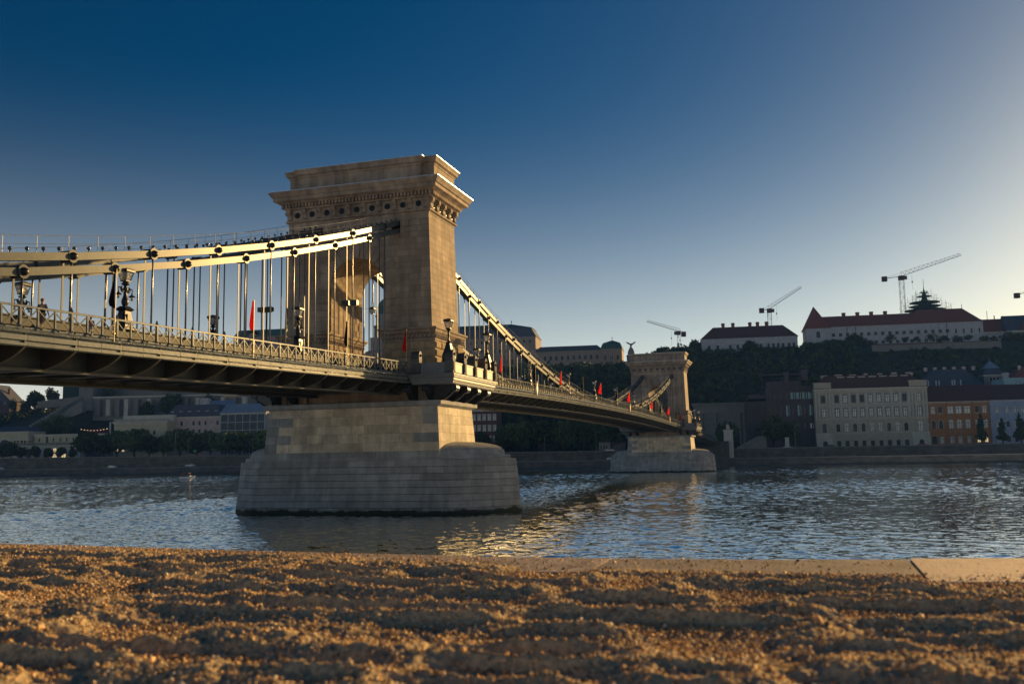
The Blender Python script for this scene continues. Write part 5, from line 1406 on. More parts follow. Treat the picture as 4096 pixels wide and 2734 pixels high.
for k in range(3):
    x=W*(.2+.3*k)
    window(t,x,H_-6,'arch',1.7,3.2,'palace_stone','pane',.3); window(t,x,H_-14.5,'arch',1.9,4.2,'palace_stone','pane_pale',.3)
mb=MB()
for k in range(5): x=W*(.05+.225*k); mb.box(x-.35,-.5,H_-17,x+.35,-.003,H_)
mb.build('pilasters','palace_stone',t)
# palace left of the near tower
t,W,H_,rf=building('castle_south_wing','castle wing with green roof showing just left of the near tower',935,1190,1345,600,24,'palace_stone',('mansard',5.6,'dome_copper',3),zb=60,trimm='palace_stone')
for k in range(12): 
    for z in (H_-4.5,H_-11,H_-19): window(t,3+k*3.2,z,'rect',1.6,2.6,'palace_stone','pane',.25)
# great dome
A=at(1545,1300,610); zb=60
t=thing('castle_dome','green copper castle dome on a tall drum, seen through the arch of the near tower','dome',(A[0],A[1],zb),BR)
zt=at(1545,1258,610)[2]-zb; zp=at(1545,1300,610)[2]-zb; ztop=at(1545,1178,610)[2]-zb
mb=MB(); mb.box(-16,-8,-2,16,20,zp-22); mb.mould([(14,12,zp-22),(14.5,12.5,zp-21.5),(11,10,zp-20),(11,10,zp-10)],0,4); mb.build('wall','palace_stone',t)
mb=MB(); mb.lathe([(10.5,zp-12),(10.5,zp-1.5),(11.6,zp-1),(11.6,zp),(9.8,zp+.2),(9.8,zt-1.2),(10.5,zt-.8),(10.5,zt)],0,6,24); mb.build('drum','grey_stone',t)
for k in range(12):
    a=2*PI*k/12; mb=MB(); mb.lathe([(.6,zp-10.5),(.5,zp-2),(.7,zp-1.5)],11*math.cos(a),6+11*math.sin(a),8); mb.build('column','grey_stone',t)
mb=MB(); dh=ztop-zt; mb.lathe([(10.0,zt)]+[(9.6*math.cos(a)**.85,zt+.5+dh*.86*math.sin(a)) for a in [PI/2*k/10 for k in range(0,10)]]+[(2.2,zt+dh*.88),(2.2,zt+dh*1.0),(2.6,zt+dh*1.02),(1.2,zt+dh*1.12),(.1,zt+dh*1.25)],0,6,24); mb.build('dome_shell','dome_copper',t,smooth=True)
# --- Turul bird on the gate pillar
A=at(2525,1415,560)
t=thing('bird_statue_pillar','ornate stone gate pillar carrying a bronze bird beside the far tower','pillar',(A[0],A[1],A[2]),BR)
mb=MB(); mb.mould([(3,3,-14),(3,3,-2),(3.4,3.4,-1.6),(2.4,2.4,-.8),(2.2,2.2,1),(1.6,1.6,3.0),(1.2,1.2,3.6),(.8,.8,4.4)]); mb.build('shaft','grey_stone',t)
b_=thing('bird_statue','dark bronze bird with raised outspread wings on the gate pillar left of the far tower','statue',(A[0],A[1],A[2]+4.4),BR)
pts=[(0,0,1.0),(.1,0,1.9),(.35,0,2.6),(.8,0,2.9),(-.5,0,.3),(-.9,0,-.4)]+[(-.9,0,2.4),(-2.1,0,3.2),(-3.2,0,3.9)]+[(1.0,0,2.3),(2.2,0,3.3),(3.3,0,3.8)]+[(.2,0,.1)]
me=skin_mesh(pts,[(0,1),(1,2),(2,3),(0,4),(4,5),(1,6),(6,7),(7,8),(1,9),(9,10),(10,11),(0,12)],[.6,.55,.35,.12,.4,.15,(.25,.5),(.2,.55),(.06,.25),(.25,.5),(.2,.55),(.06,.25),.2]); me.materials.append(M['dark'])
o=bpy.data.objects.new('bird_body',me); COL.objects.link(o); o.parent=b_
# ornamental railing by the pillar
A=at(2440,1490,556); t=thing('castle_balustrade','pale ornate stone gate and balustrade below the bird statue','balustrade',(A[0],A[1],A[2]-6),BR)
mb=MB()
for k in range(16): mb.box(k*.95,-.25,0,k*.95+.5,.25,6+(k%4==0)*4); 
mb.box(-.2,-.4,6,15,.4,6.7); mb.box(-.2,-.5,-8,15,.5,0); mb.build('balusters','grey_stone',t)
# --- white building on the hill
t,W,H_,rf=building('white_hill_mansion','white two-storey mansion with dark red hipped roof and five chimneys on the hilltop',2805,3190,1352,500,16,'white_stucco',('hip',8.0,'brown_tile',7.5),zb=64,trimm='white_stucco')
for k,f in enumerate((.08,.17,.30,.38,.46,.62,.70,.75,.80,.85,.91,.96)): window(t,W*f,H_-5.2,'ped',1.5,2.9,'white_stucco','pane',.18); window(t,W*f,H_-10.8,'rect',1.2,1.6,'white_stucco','pane',.1)
for f in (.24,.345,.525,.605,.70): chimney(rf,W*f,8,H_+7.2,1.9,3.6,'red_tile')
mb=MB(); mb.box(0,-.2,H_-8.3,W,-.003,H_-8.0); mb.box(W*.22,-.15,H_-2.8,W*.5,-.003,H_-2.4); mb.box(W*.62,-.15,H_-2.8,W*.88,-.003,H_-2.4); mb.build('string_courses','pale_trim',t)
# --- monastery-like long building
t,W,H_,rf=building('long_hill_monastery','long pale hilltop building with red tiled roof, corner pavilion and two rows of small windows',3222,3932,1300,506,15,'white_stucco',None,zb=64.5,trimm='white_stucco')
mb=MB(); roofmesh(mb,W,15,H_+.36,'hip',7.5,.6,0,8); rf=mb.build('roof','red_tile',t)
mb=MB(); mb.add([(-1,-1.6,H_-.2),(14.5,-1.6,H_-.2),(14.5,16.5,H_-.2),(-1,16.5,H_-.2),(6.0,7,H_+14.5)],[(0,1,4),(1,2,4),(2,3,4),(3,0,4)]); mb.build('corner_roof','red_tile',t)
mb=MB(); mb.box(-.2,-1.0,-2,13.8,15,H_-.2); mb.build('corner_bay','white_stucco',t)
window(t,7,H_-4,'arch',2.2,4,'white_stucco','pane',.2,-1.0)
mb=MB(); mb.add([(W*.53,-.62,H_+.5),(W-0,-.62,H_+.5),(W-9,7.5,H_+9.6),(W*.66,7.5,H_+9.6),(W*.53,15.6,H_+.5),(W,15.6,H_+.5)],[(0,1,2,3),(4,5,2,3),(1,5,2),(0,4,3)]); mb.tube([(W-9,7.5,H_+9.5),(W-9,7.5,H_+12)],.15,5); mb.build('tall_roof','red_tile',t)
for f in (.235,.315,.395,.475): chimney(rf,W*f,7.5,H_+7.0,2.0,2.8,'red_tile')
for k in range(17):
    x=16+k*4.05
    if x>W*.83: break
    window(t,x,H_-4.6,'slit',1.9,2.1,'pale_trim','pane',.12); window(t,x,H_-9.8,'slit',1.9,2.0,'pale_trim','pane',.12)
for k in range(4): window(t,W*.85+k*4.3,H_-5,'slit',1.0,2.8,'pale_trim','pane',.12)
for x in (24,29,W*.8): 
    mb=MB(); mb.tube([(x,-.2,-1),(x,-.2,H_)],.18,5); mb.build('downpipe','dark_frame',t)
# buildings off to the right on the hill
t,W,H_,rf=building('red_roofed_hill_house','hill building with red tiled roof and small dormers near the right edge',3932,4030,1328,520,14,'white_stucco',('gable',8.5,'red_tile'),zb=64)
for k in range(5): mb=MB(); mb.box(-.6,0,0,.6,1.5,1.2); mb.build('dormer','pale_trim',rf,(2+k*3,1.2,H_+1.0)); 
for k in range(4): window(t,2+k*3.6,H_-3,'rect',1.2,2)
mb=MB(); mb.tube([(5,7,H_+8),(5,7,H_+14)],.15,5); mb.tube([(9,7,H_+8),(9,7,H_+11)],.3,5); mb.build('roof_aerial','dark_frame',rf)
t,W,H_,rf=building('gabled_hill_hall','dark gabled hall with stepped roof ridge cut by the right edge',4030,4180,1322,515,16,'grey_stone',('gable',10,'slate'),zb=63)
mb=MB(); mb.add([(6,-.7,H_+.4),(22,-.7,H_+.4),(14,-.7,H_+12),(6,8,H_+.4),(22,8,H_+.4),(14,8,H_+12)],[(0,1,2),(3,4,5),(0,2,5,3),(1,2,5,4)]); mb.tube([(14,-.5,H_+11.5),(14,-.5,H_+19)],.15,5); mb.build('gable_roof','brick_gable',t)
for k in range(4): window(t,4+k*4,H_-4,'arch',1.8,3.4)
# --- bastion wall
A,W,H_,zb=frame_of(3482,4005,1372,474,52)
t=thing('bastion_wall','rough stone bastion wall under the long white building','retaining wall',(A[0],A[1],zb),BR)
mb=MB(); mb.loft([[(0,-2.2,-14),(W,-2.2,-14),(W,10,-14),(0,10,-14)],[(0.8,0,H_),(W,0,H_),(W,10,H_),(.8,10,H_)]],True); mb.build('wall','rough_stone',t)
mb=MB(); mb.box(.5,-.3,H_,W*.58,.6,H_+.6); mb.box(W*.58,-.3,H_,W,.6,H_+.4); mb.build('coping','brick_gable',t)
for k in range(9):
    A2=at(3560+k*52+(10*(k%2)),1352-8*(k%3==0),482)
    rs2=np.random.RandomState(200+k); r=rs2.uniform(2.2,4.0); q,tt=crown_arrays((0,0,1.0),(r*1.5,r,r*.75),320,.5,rs2,.4,8)
    o=bpy.data.objects.new('shrub',quads_mesh('shrub',q,tt,'leaf_olive')); COL.objects.link(o); o.location=(A2[0],A2[1],A2[2]-1.6)
    tag(o,f'olive-green shrub on the bastion, {["first","second","third","fourth","fifth","sixth","seventh","eighth","ninth"][k]} from the left below the long white building','shrub','shrubs along the bastion top')

# --- left part: palace garden terraces
t=thing('terrace_wall','high rough castle terrace wall under the bridge at left','retaining wall'); 
def slab(parent,name,m,u0,v0,u1,v1,c,D,vb0=None,vb1=None):
    """wall slab whose top edge is sighted from (u0,v0) to (u1,v1)"""
    A=at(u0,v0,c); B=at(u1,v1,c); n=np.array([RY[0],RY[1]]); mb=MB()
    z0a=at(u0,vb0,c)[2] if vb0 else A[2]-15; z0b=at(u1,vb1,c)[2] if vb1 else B[2]-15
    f=lambda P,z,d:(P[0]+n[0]*d,P[1]+n[1]*d,z)
    mb.loft([[f(A,z0a,0),f(B,z0b,0),f(B,B[2],0),f(A,A[2],0)],[f(A,z0a,D),f(B,z0b,D),f(B,B[2],D),f(A,A[2],D)]],True)
    return mb.build(name,m,parent)
slab(t,'wall','rough_stone',315,1518,1120,1500,486,14,1640,1640)
slab(t,'side_wall','rough_stone',150,1605,330,1583,470,6,1632,1620)
slab(t,'gate_tower','rough_stone',318,1510,375,1508,470,8,1640,1640)
t=thing('buttressed_wall','long garden wall with tall buttress piers and niches under the bridge at left','retaining wall')
slab(t,'wall','grey_stone',375,1592,1000,1578,452,10,1680,1690)
slab(t,'balustrade','pale_trim',372,1586,1000,1572,450.5,.8,1592,1578)
us=[392,432,470,505,545,595,655,700,745,790,840,890,935,975]
for i,u_ in enumerate(us):
    slab(t,'buttress','pale_trim' if i%2 else 'grey_stone',u_-8,1598-(u_-392)*.022,u_+8,1598-(u_-392)*.022,449,3,1662,1662)
# stairway with stepped parapet
t=thing('garden_stairway','long stone stairway with stepped parapet climbing the slope at left','stairway')
n=17
for k in range(n):
    f0,f1=k/n,(k+1)/n; u0=115+(322-115)*f0; u1=115+(322-115)*f1; v=1702+(1583-1702)*(f0+.03); c0=415+45*f0
    A=at(u0,v,c0); B=at(u1,v,c0); mb=MB()
    mb.loft([[(A[0],A[1],A[2]-6),(B[0],B[1],A[2]-6),(B[0]+3,B[1],A[2]-6),(A[0]+3,A[1],A[2]-6)],[(A[0],A[1],A[2]),(B[0],B[1],A[2]),(B[0]+3,B[1],A[2]),(A[0]+3,A[1],A[2])]],True)
    mb.build('stepped_parapet','grey_stone',t)
slab(t,'stair_wall','grey_stone',200,1680,330,1600,440,4,1700,1650)
# arched pavilion and arcade
t,W,H_,rf=building('arched_pavilion','pale pavilion with great arch and low roof at the far left edge',-60,114,1728,372,14,'yellow_stucco',('hip',3.2,'slate',7),trimm='pale_trim')
window(t,W*.47,H_*.40,'arch',7.5,9.5,'pale_trim','pane_dark',.8)
for f in (.70,.77,.86,.93): window(t,W*f,H_*.62,'slit',.9,2.4,'pale_trim','pane_dark',.1)
mb=MB(); mb.box(W*.62,-2.5,H_*.68,W+3,-.01,H_*.72); mb.build('canopy','pale_trim',t)
t,W,H_,rf=building('arcade','long pale garden arcade with arched bays and a terrace at the far left',62,322,1782,362,6,'pale_trim',None,trimm='pale_trim')
for k in range(7): window(t,3.0+k*(W-3)/6.9,H_*.42,'arch',2.9,H_*.78,'pale_trim','pane_lit' if k in(4,5) else 'pane_dark',.35)
mb=MB(); 
for k in range(40): mb.box(k*W/40,-.2,H_+.36,k*W/40+.35,.2,H_+1.4)
mb.box(0,-.3,H_+1.4,W,.3,H_+1.65); mb.build('balustrade','grey_stone',t)
t,W,H_,rf=building('upper_gallery','plain pale gallery wall with small openings above the arcade',138,322,1738,374,5,'yellow_stucco',None,trimm='pale_trim')
for k,f in enumerate((.11,.28,.42,.57,.71,.85)): window(t,W*f,H_-2.6,'slit',1.5 if k==1 else .8,3.2 if k==1 else 2.0,'yellow_stucco','pane_dark',.08)
t,W,H_,rf=building('garden_block','pale plain block between the gallery and the yellow museum',322,456,1735,378,8,'grey_stone',None,trimm='pale_trim')
window(t,W*.78,H_-3,'slit',1,2.2,'pale_trim','pane_dark',.1)
# red terrace with a string of lights
A=at(330,1722,392); t=thing('terrace_tent','dark red terrace tent with a string of small lights behind the gallery','tent',(A[0],A[1],A[2]-5),BR)
mb=MB(); mb.mould([(8,3,0),(8,3,4),(5,.2,6.2)],8,3); M['wine']=mat('wine_cloth',(.12,.02,.03),.8,var=.3); mb.build('canvas','wine',t)
mb=MB()
for k in range(9): mb.ball((k*2.0-.5,-.4,5.8-.8*math.sin(PI*k/8)),.16,4)
M['warm']=mat('warm_bulb',(1,.8,.4),.5,var=0,emit=(1,.65,.3),estr=2.5); mb.build('light_string','warm',t)
mb=MB(); mb.box(17,-.5,-1,17.7,.2,9.5); mb.build('mast','pale_trim',t)
# museum, apartments, glass office
t,W,H_,rf=building('yellow_museum','yellow stone museum with heavy cornice and a roof balustrade behind the trees',457,668,1692,372,20,'yellow_stucco',None)
mb=MB()
mb.box(-.9,-.9,H_+.36,W+.9,19,H_+1.1)
for k in range(36): mb.box(k*W/36,-.3,H_+1.1,k*W/36+.35,.2,H_+2.2)
mb.box(-.2,-.4,H_+2.2,W+.2,.3,H_+2.5); mb.box(2,5,H_+1.1,W+1,14,H_+4.5); mb.build('roof_balustrade','pale_trim',t)
for k in range(7): window(t,2.2+k*3.6,H_*.30,'arch',1.7,4.2,'pale_trim','pane_lit' if k<2 else 'pane',.3); window(t,2.2+k*3.6,H_*.72,'rect',1.5,2.2,'pale_trim','pane',.2)
t,W,H_,rf=building('pink_apartment_house','pink apartment house with dark mansard roof and dormers behind the trees',668,884,1668,380,18,'pink_stucco',('mansard',6.6,'slate',3.2))
for k in range(9):
    for z in (H_-3.2,H_-7.6,H_-12): window(t,1.8+k*(W-3)/8.2,z,'rect',1.3,2.2,'pale_trim',rp.choice(['pane','pane_pale']),.15)
for k in range(6):
    mb=MB(); mb.box(-.9,0,0,.9,1.8,1.9); mb.box(-1.05,-.15,1.9,1.05,1.9,2.1); d=mb.build('dormer','pale_trim',rf,(2.5+k*(W-4)/5.4,1.0,H_+1.4)); 
    mb=MB(); mb.box(-.6,-.02,.3,.6,0,1.6); mb.box
for x in (W*.55,): chimney(rf,x,9,H_+5.5,4.5,5.2,'white_stucco')
t,W,H_,rf=building('glass_office','glass-fronted office with pale floor bands and sloping blue roof behind the trees',884,1063,1652,378,18,'white_stucco',None,trimm='pale_trim')
mb=MB(); mb.add([(-.5,-.5,H_+.4),(W+.5,-.5,H_+.4),(W+.5,18,H_+.4),(-.5,18,H_+.4),(1.5,3,H_+5.2),(W-1.2,3,H_+5.2),(W-1.2,15,H_+5.2),(1.5,15,H_+5.2)],[(0,1,5,4),(1,2,6,5),(2,3,7,6),(3,0,4,7),(4,5,6,7)]); mb.build('roof','pale_blue_roof',t)
mb=MB(); mb.box(.3,-.25,.5,W-.3,-.01,H_-.4); mb.build('glazing','green_glass',t)
mb=MB()
for k in range(6): mb.box(-.1,-.6,H_-.6-k*4.2,W+.1,-.26,H_-.25-k*4.2)
for k in range(7): x=k*(W-.5)/6; mb.box(x,-.5,0,x+.35,-.27,H_)
mb.build('floor_bands','white_stucco',t)
for k in range(18): 
    x=.8+k*(W-1.2)/18
    mb=MB() if k==0 else mb
    mb.box(x,-.32,.5,x+.12,-.26,H_-.4)
mb.build('mullions','dark_frame',t)
t,W,H_,rf=building('yellow_corner_house','yellow house behind the left shoulder of the near pier',1060,1130,1655,384,14,'yellow_stucco',('flat',.8,'pale_trim'))
for k in range(3):
    for z in (H_-3.4,H_-8): window(t,1.8+k*3.2,z)
t,W,H_,rf=building('slope_terrace_house','small house with sloping glass roof among trees on the garden slope at left',835,920,1640,410,10,'grey_stone',('gable',5.5,'pale_blue_roof'))
for k in range(3): window(t,2+k*3,H_-3,'rect',1.4,2)
# gable house and net covered scaffold on the skyline at left
t,W,H_,rf=building('gabled_brick_house','dark steep-gabled brick house at the far left skyline',-70,40,1605,500,14,'dark_brick',None,zb=34,cornice=False)  # wall and roof colours darkened to stand for the hill's shade
mb=MB(); mb.add([(-.5,-.5,H_),(W+1,-.5,H_),(W*.45,-.5,H_+12),(-.5,14,H_),(W+1,14,H_),(W*.45,14,H_+12)],[(0,1,2),(3,4,5),(0,2,5,3),(1,2,5,4),(0,1,4,3)]); rf=mb.build('roof','slate',t)
chimney(rf,W*.78,5,H_+3,1.3,6.5,'brick_gable'); window(t,W*.82,H_-1,'slit',1,1.8)
for k in range(3): window(t,3+k*4,H_-4,'slit',1,1.8)
A=at(252,1545,478); B=at(322,1545,478); W=float(math.hypot(*(B-A)[:2]))
t=thing('netted_scaffold','dark green netted scaffold against the sky under the bridge at left','scaffold',(A[0],A[1],A[2]-12),BR)
mb=MB(); mb.box(0,0,0,W,9,12); mb.build('netting','net_green',t)
mb=MB()
for k in range(9): x=-1.2+k*(W+1.2)/8; mb.tube([(x,-.2,0),(x,-.2,14.8)],.06,4)
for z in (2,4,6,8,10,12,14): mb.tube([(-1.2,-.2,z),(W,-.2,z)],.05,4)
mb.build('tubes','dark',t)
# brick building under the bridge between the piers
t,W,H_,rf=building('brick_block_by_the_bridge','red brick block with white windows under the main span right of the near pier',1880,1985,1640,384,14,'brick_gable',('flat',1,'slate'))
for k in range(5):
    for z in (H_-3.5,H_-9,H_-14.5): window(t,2+k*2.7,z,'rect',1.5,2.8,'pale_trim','pane_pale',.2)
# low kiosks and awning right of centre
for (u0,u1,v,c,m,lab) in ((2395,2440,1768,345,'grey_stone','small grey kiosk with shutters on the embankment beside the far pier'),(2445,2500,1770,347,'dark_brick','dark kiosk on the embankment touching the far pier')):
    t,W,H_,rf=building('kiosk',lab,u0,u1,v,c,4,m,('flat',.4,'dark_frame'),zb=gz(50),cornice=False,group='kiosks on the embankment')
    for k in range(3): window(t,1+k*(W-1.2)/3,H_*.5,'slit',.8,1.5,'white_stucco','pane',.06)
A=at(2475,1718,347); t=thing('market_awning','pale green sloping awning on posts beyond the kiosks','awning',(A[0],A[1],A[2]-4),BR)
mb=MB(); mb.add([(0,0,4.6),(6,0,3.2),(6,4,3.2),(0,4,4.6),(0,0,4.75),(6,0,3.35),(6,4,3.35),(0,4,4.75)],[(0,1,2,3),(4,5,6,7),(0,1,5,4),(1,2,6,5),(2,3,7,6),(3,0,4,7)]); mb.build('canvas','cyan_stucco',t)
mb=MB(); 
for x in (.3,5.7): mb.tube([(x,.2,-3),(x,.2,4)],.08,5)
mb.build('posts','dark',t)

# ================================================================== tower cranes and scaffold dome
def crane(lab,ub,vbase,vhead,utip,vtip,ucw,vcw,c,wm,tip_up=0):
    Bp=at(ub,vhead,c); zb=float(hz(c,Bp[1])); 
    Tp=at(utip,vtip,c); Cp=at(ucw,vcw,c)
    t=thing('tower_crane',lab,'crane',(Bp[0],Bp[1],zb),BR,'tower cranes on the skyline')
    hh=float(Bp[2]-zb)
    loc=lambda P:(float((P[0]-Bp[0])*RX[0]+(P[1]-Bp[1])*RX[1]),0,float(P[2]-zb))
    mb=MB(); w=wm/2
    for sx in(-1,1):
        for sy in(-1,1): mb.beam((sx*w,sy*w,-3),(sx*w,sy*w,hh),.16,.16)
    n=int(hh/(wm*1.1)); 
    for k in range(n):
        a,b_=hh*k/n,hh*(k+1)/n; s=1 if k%2 else -1
        for sy in(-1,1): mb.beam((-s*w,sy*w,a),(s*w,sy*w,b_),.09,.09); mb.beam((-w,sy*w,a),(w,sy*w,a),.09,.09)
        for sx in(-1,1): mb.beam((sx*w,-s*w,a),(sx*w,s*w,b_),.09,.09)
    mb.build('mast','crane_paint',t)
    T_=Vector(loc(Tp)); C_=Vector(loc(Cp)); H0=Vector((0,0,hh+1.2))
    mb=MB(); d=(T_-H0); L_=d.length; u=d.normalized(); up=Vector((-u.z,0,u.x)); up=up if up.z>0 else -up
    jh=wm*.95; n=int(L_/(wm*.95))
    P=lambda s,y,h:H0+u*s+Vector((0,y,0))+up*h
    for y in (-w*.8,w*.8): mb.beam(P(0,y,0),P(L_,y,0),.14,.14)
    mb.beam(P(0,0,jh),P(L_,0,jh*.6),.14,.14)
    for k in range(n):
        a=L_*k/n; m_=L_*(k+.5)/n; b_=L_*(k+1)/n; hx=jh*(1-.4*(k+.5)/n)
        for y in (-w*.8,w*.8): mb.beam(P(a,y,0),P(m_,0,hx),.09,.09); mb.beam(P(m_,0,hx),P(b_,y,0),.09,.09)
    mb.build('jib','crane_paint',t)
    mb=MB(); d=(C_-H0); mb.beam(H0,C_,.5,.35); mb.beam(H0+Vector((0,0,2.0)),C_+Vector((0,0,.6)),.12,.12); mb.build('counter_jib','crane_red',t)
    mb=MB(); mb.box(-1.7,-1.2,-1.9,1.5,1.2,1.3); o=mb.build('counterweight','crane_red',t,C_)
    mb=MB(); mb.box(-w-.3,-w-.3,hh-1.2,w+.3,w+.3,hh+1.5); mb.build('slewing_unit','crane_red',t)
    sx=1 if T_.x>0 else -1
    mb=MB(); mb.box(sx*w+.1,-1.2,hh-1.0,sx*w+sx*2.0,.8,hh+1.2) if sx>0 else mb.box(sx*w+sx*2.0,-1.2,hh-1.0,sx*w-.1,.8,hh+1.2); mb.build('cab','dark',t)
    hp=P(L_*.1+3,0,0); mb=MB(); mb.tube([hp,hp-Vector((0,0,11))],.05,4); mb.box(hp.x-.35,-.3,hp.z-6.6,hp.x+.35,.3,hp.z-5.6); mb.build('hoist_rope','dark',t)
M['crane_paint']=mat('crane_paint',(.13,.12,.12),.6,var=.1); M['crane_red']=mat('crane_red',(.06,.018,.02),.6,var=.1)
crane('smallest tower crane, jib pointing left, rising behind the far bridge tower',2715,1400,1332,2587,1286,2735,1334,545,2.0)
crane('tower crane with steep jib pointing up right behind the white mansion',3077,1295,1243,3207,1150,3047,1240,560,2.4)
crane('largest tower crane with long jib to the right, beside the scaffolded dome',3605,1260,1112,3845,1021,3538,1114,560,2.8)
crane('tower crane at the right edge of which only the counterweight end shows',4150,1300,1160,4420,1080,4068,1180,560,2.6)
A=at(3702,1262,556); 
t=thing('scaffolded_dome','dark pointed dome frame wrapped in scaffolding above the long red roof','scaffold',(A[0],A[1],A[2]-6),BR)
mb=MB(); mb.lathe([(5.5,5),(5.2,8),(4,11),(3,14),(2,16.5),(1.4,18),(1.4,20),(.8,21),(.4,23),(.15,24.5),(.12,30)],0,0,10)
mb.build('dome_core','net_green',t)
mb=MB()
for r_,z in ((14,6.5),(12.8,9.5),(10,12),(9.5,14.5),(5,18.5),(3,21)):
    mb.lathe([(r_*.2,z-.16),(r_,z),(r_*.2,z+.16)],0,0,12); mb.tube([(r_*.62*math.cos(2*PI*k/14),r_*.62*math.sin(2*PI*k/14),z+.1+1.0*(k%2)) for k in range(15)],.12,4)
mb.build('working_decks','net_green',t)
mb=MB(); rs2=random.Random(4)
for k in range(46):
    a=2*PI*k/46; rr=rs2.choice([15.5,13,10,7.5,5]); top={15.5:13,13:15,10:18,7.5:20,5:22.5}[rr]+rs2.uniform(-1,1)
    x,y=rr*math.cos(a),rr*math.sin(a); mb.tube([(x,y,0),(x,y,top)],.05,4)
    a2=a+.28; mb.tube([(x,y,top-4),(rr*math.cos(a2),rr*math.sin(a2),top-1)],.04,4)
for rr,zs_ in ((15.5,(6,9,12)),(13,(8,11,14)),(10,(13,16)),(7.5,(16,19))):
    for z in zs_: mb.tube([(rr*math.cos(2*PI*k/20),rr*math.sin(2*PI*k/20),z) for k in range(21)],.045,4)
mb.build('scaffold_tubes','dark',t)

# ================================================================== embankment furniture, cars, boat
def car(lab,u,v,c,z,paint,L_=4.5,van=False):
    A=at(u,v,c); t=thing('van' if van else 'parked_car',lab,'van' if van else 'car',(A[0],A[1],z),BR,'vehicles on the far embankment')
    Hh=2.1 if van else 1.45
    if van: pr=[(-2.3,.35),(2.3,.35),(2.35,1.0),(1.9,1.3),(1.5,1.95),(1.2,2.1),(-2.2,2.1),(-2.35,1.8)]
    else: pr=[(-2.2,.35),(2.2,.35),(2.25,.7),(2.1,.85),(1.2,.95),(.6,1.4),(-.9,1.45),(-1.6,1.0),(-2.2,.95),(-2.25,.6)]
    mb=MB(); mb.loft([[(x,s*.85,zz) for x,zz in pr] for s in (-1,1)],True); mb.build('body',paint,t)
    gl_=[(1.05,.98),(.55,1.34),(-.85,1.38),(-1.4,1.02)] if not van else [(1.75,1.35),(1.4,1.9),(-.2,1.9),(-.2,1.35)]
    mb=MB(); mb.loft([[(x,s*.865,zz) for x,zz in gl_] for s in (-1,1)],True); mb.build('window','pane',t)
    for x in (-1.35,1.4):
        for y in (-.78,.78):
            mb=MB(); mb.disc((x,y-.11,.33),.33,.22,'y',14); w_=mb.build('wheel','dark',t)
    for y in(-.6,.6):
        mb=MB(); mb.box(2.17,y-.15,.6,2.27,y+.15,.75); mb.build('headlight','glass',t)
M['silver']=mat('silver_car_paint',(.45,.46,.48),.3,metal=.5,var=0); M['whitecar']=mat('white_car_paint',(.75,.75,.75),.3,var=0); M['redcar']=mat('dark_red_car_paint',(.25,.03,.03),.35,var=0); M['darkcar']=mat('dark_car_paint',(.03,.03,.035),.3,var=0)
car('silver car passing on the lower quay road at left',452,1845,320,3.3,'silver'); car('dark car just ahead of the silver car on the lower quay road',418,1845,320,3.3,'darkcar')
car('white car on the lower quay road right of the lamp post',763,1841,320,3.3,'whitecar'); car('white car at the left edge of the lower quay road',-2,1848,320,3.3,'whitecar')
car('white car parked on the quay beside the far pier',2448,1815,320,3.3,'whitecar'); car('pale blue-white car parked above the quay near the kiosks',2440,1772,338,gz(50)+.02,'silver')
car('dark red car on the street below the cream block',3690,1772,338,gz(0),'redcar'); car('dark car on the street below the brick house',3935,1768,338,gz(0),'darkcar'); car('dark car parked below the left end of the cream block',3325,1785,338,gz(0),'darkcar')
def lamp_post(lab,u,c,z,h,arm=True):
    A=at(u,1800,c); t=thing('lamp_post',lab,'street lamp',(A[0],A[1],z),BR,'lamp posts of the far bank')
    mb=MB(); mb.tube([(0,0,-.2),(0,0,1),(0,0,h)],[.16,.09,.06],6); mb.build('pole','dark' if not arm else 'pole2',t)
    mb=MB(); mb.tube([(0,0,h-.1),(.6,0,h+.15),(1.0,0,h+.1)],.04,5); mb.ball((1.1,0,h+.02),.22,5,sz=.6); mb.build('lamp_head','white_stucco',t)
pos=[(228,340,9),(700,336,12),(752,338,9),(1010,340,8),(1480,338,8),(2180,338,8),(2385,338,9),(3052,342,8),(3183,338,10),(3335,338,9),(3550,338,9),(3715,338,9),(3850,338,9),(3985,340,9)]
nm=['left of the long row of trees','tallest, in front of the trees at left','beside the tallest one at left','left of the near pier','behind the near pier','under the main span','left of the kiosks','in front of the tunnel portal','before the dark modern building','before the left bay of the cream block','before the right half of the cream block','between the cream block and the brick house','before the brick house','by the conical trees at right']
for (u,c,h),w in zip(pos,nm): lamp_post(f'thin lamp post on the far bank, {w}',u,c,gz(float(at(u,1800,c)[1])),h)
# green road sign, parasols
A=at(780,1810,338); t=thing('road_sign','small green road sign in front of the trees at left','sign',(A[0],A[1],gz(A[1])),BR); mb=MB(); mb.box(-.9,-.05,2.4,.9,.05,3.4); M['signg']=mat('sign_green',(.02,.30,.14),.5,var=0); mb.build('panel','signg',t); mb=MB(); mb.tube([(0,.06,-.1),(0,.06,3.2)],.05,5); mb.build('post','dark',t)
for u,w in ((152,'leftmost'),(222,'middle'),(268,'rightmost')):
    A=at(u,1822,350); t=thing('parasol',f'pale open parasol in front of the arcade, {w} of the three','parasol',(A[0],A[1],gz(A[1])),0,'parasols before the arcade')
    mb=MB(); mb.lathe([(2.1,2.5),(2.15,2.55),(.1,3.4)],n=8); mb.build('canopy','white_stucco',t); mb=MB(); mb.tube([(0,0,-.1),(0,0,3.3)],.05,5); mb.build('pole','dark',t)
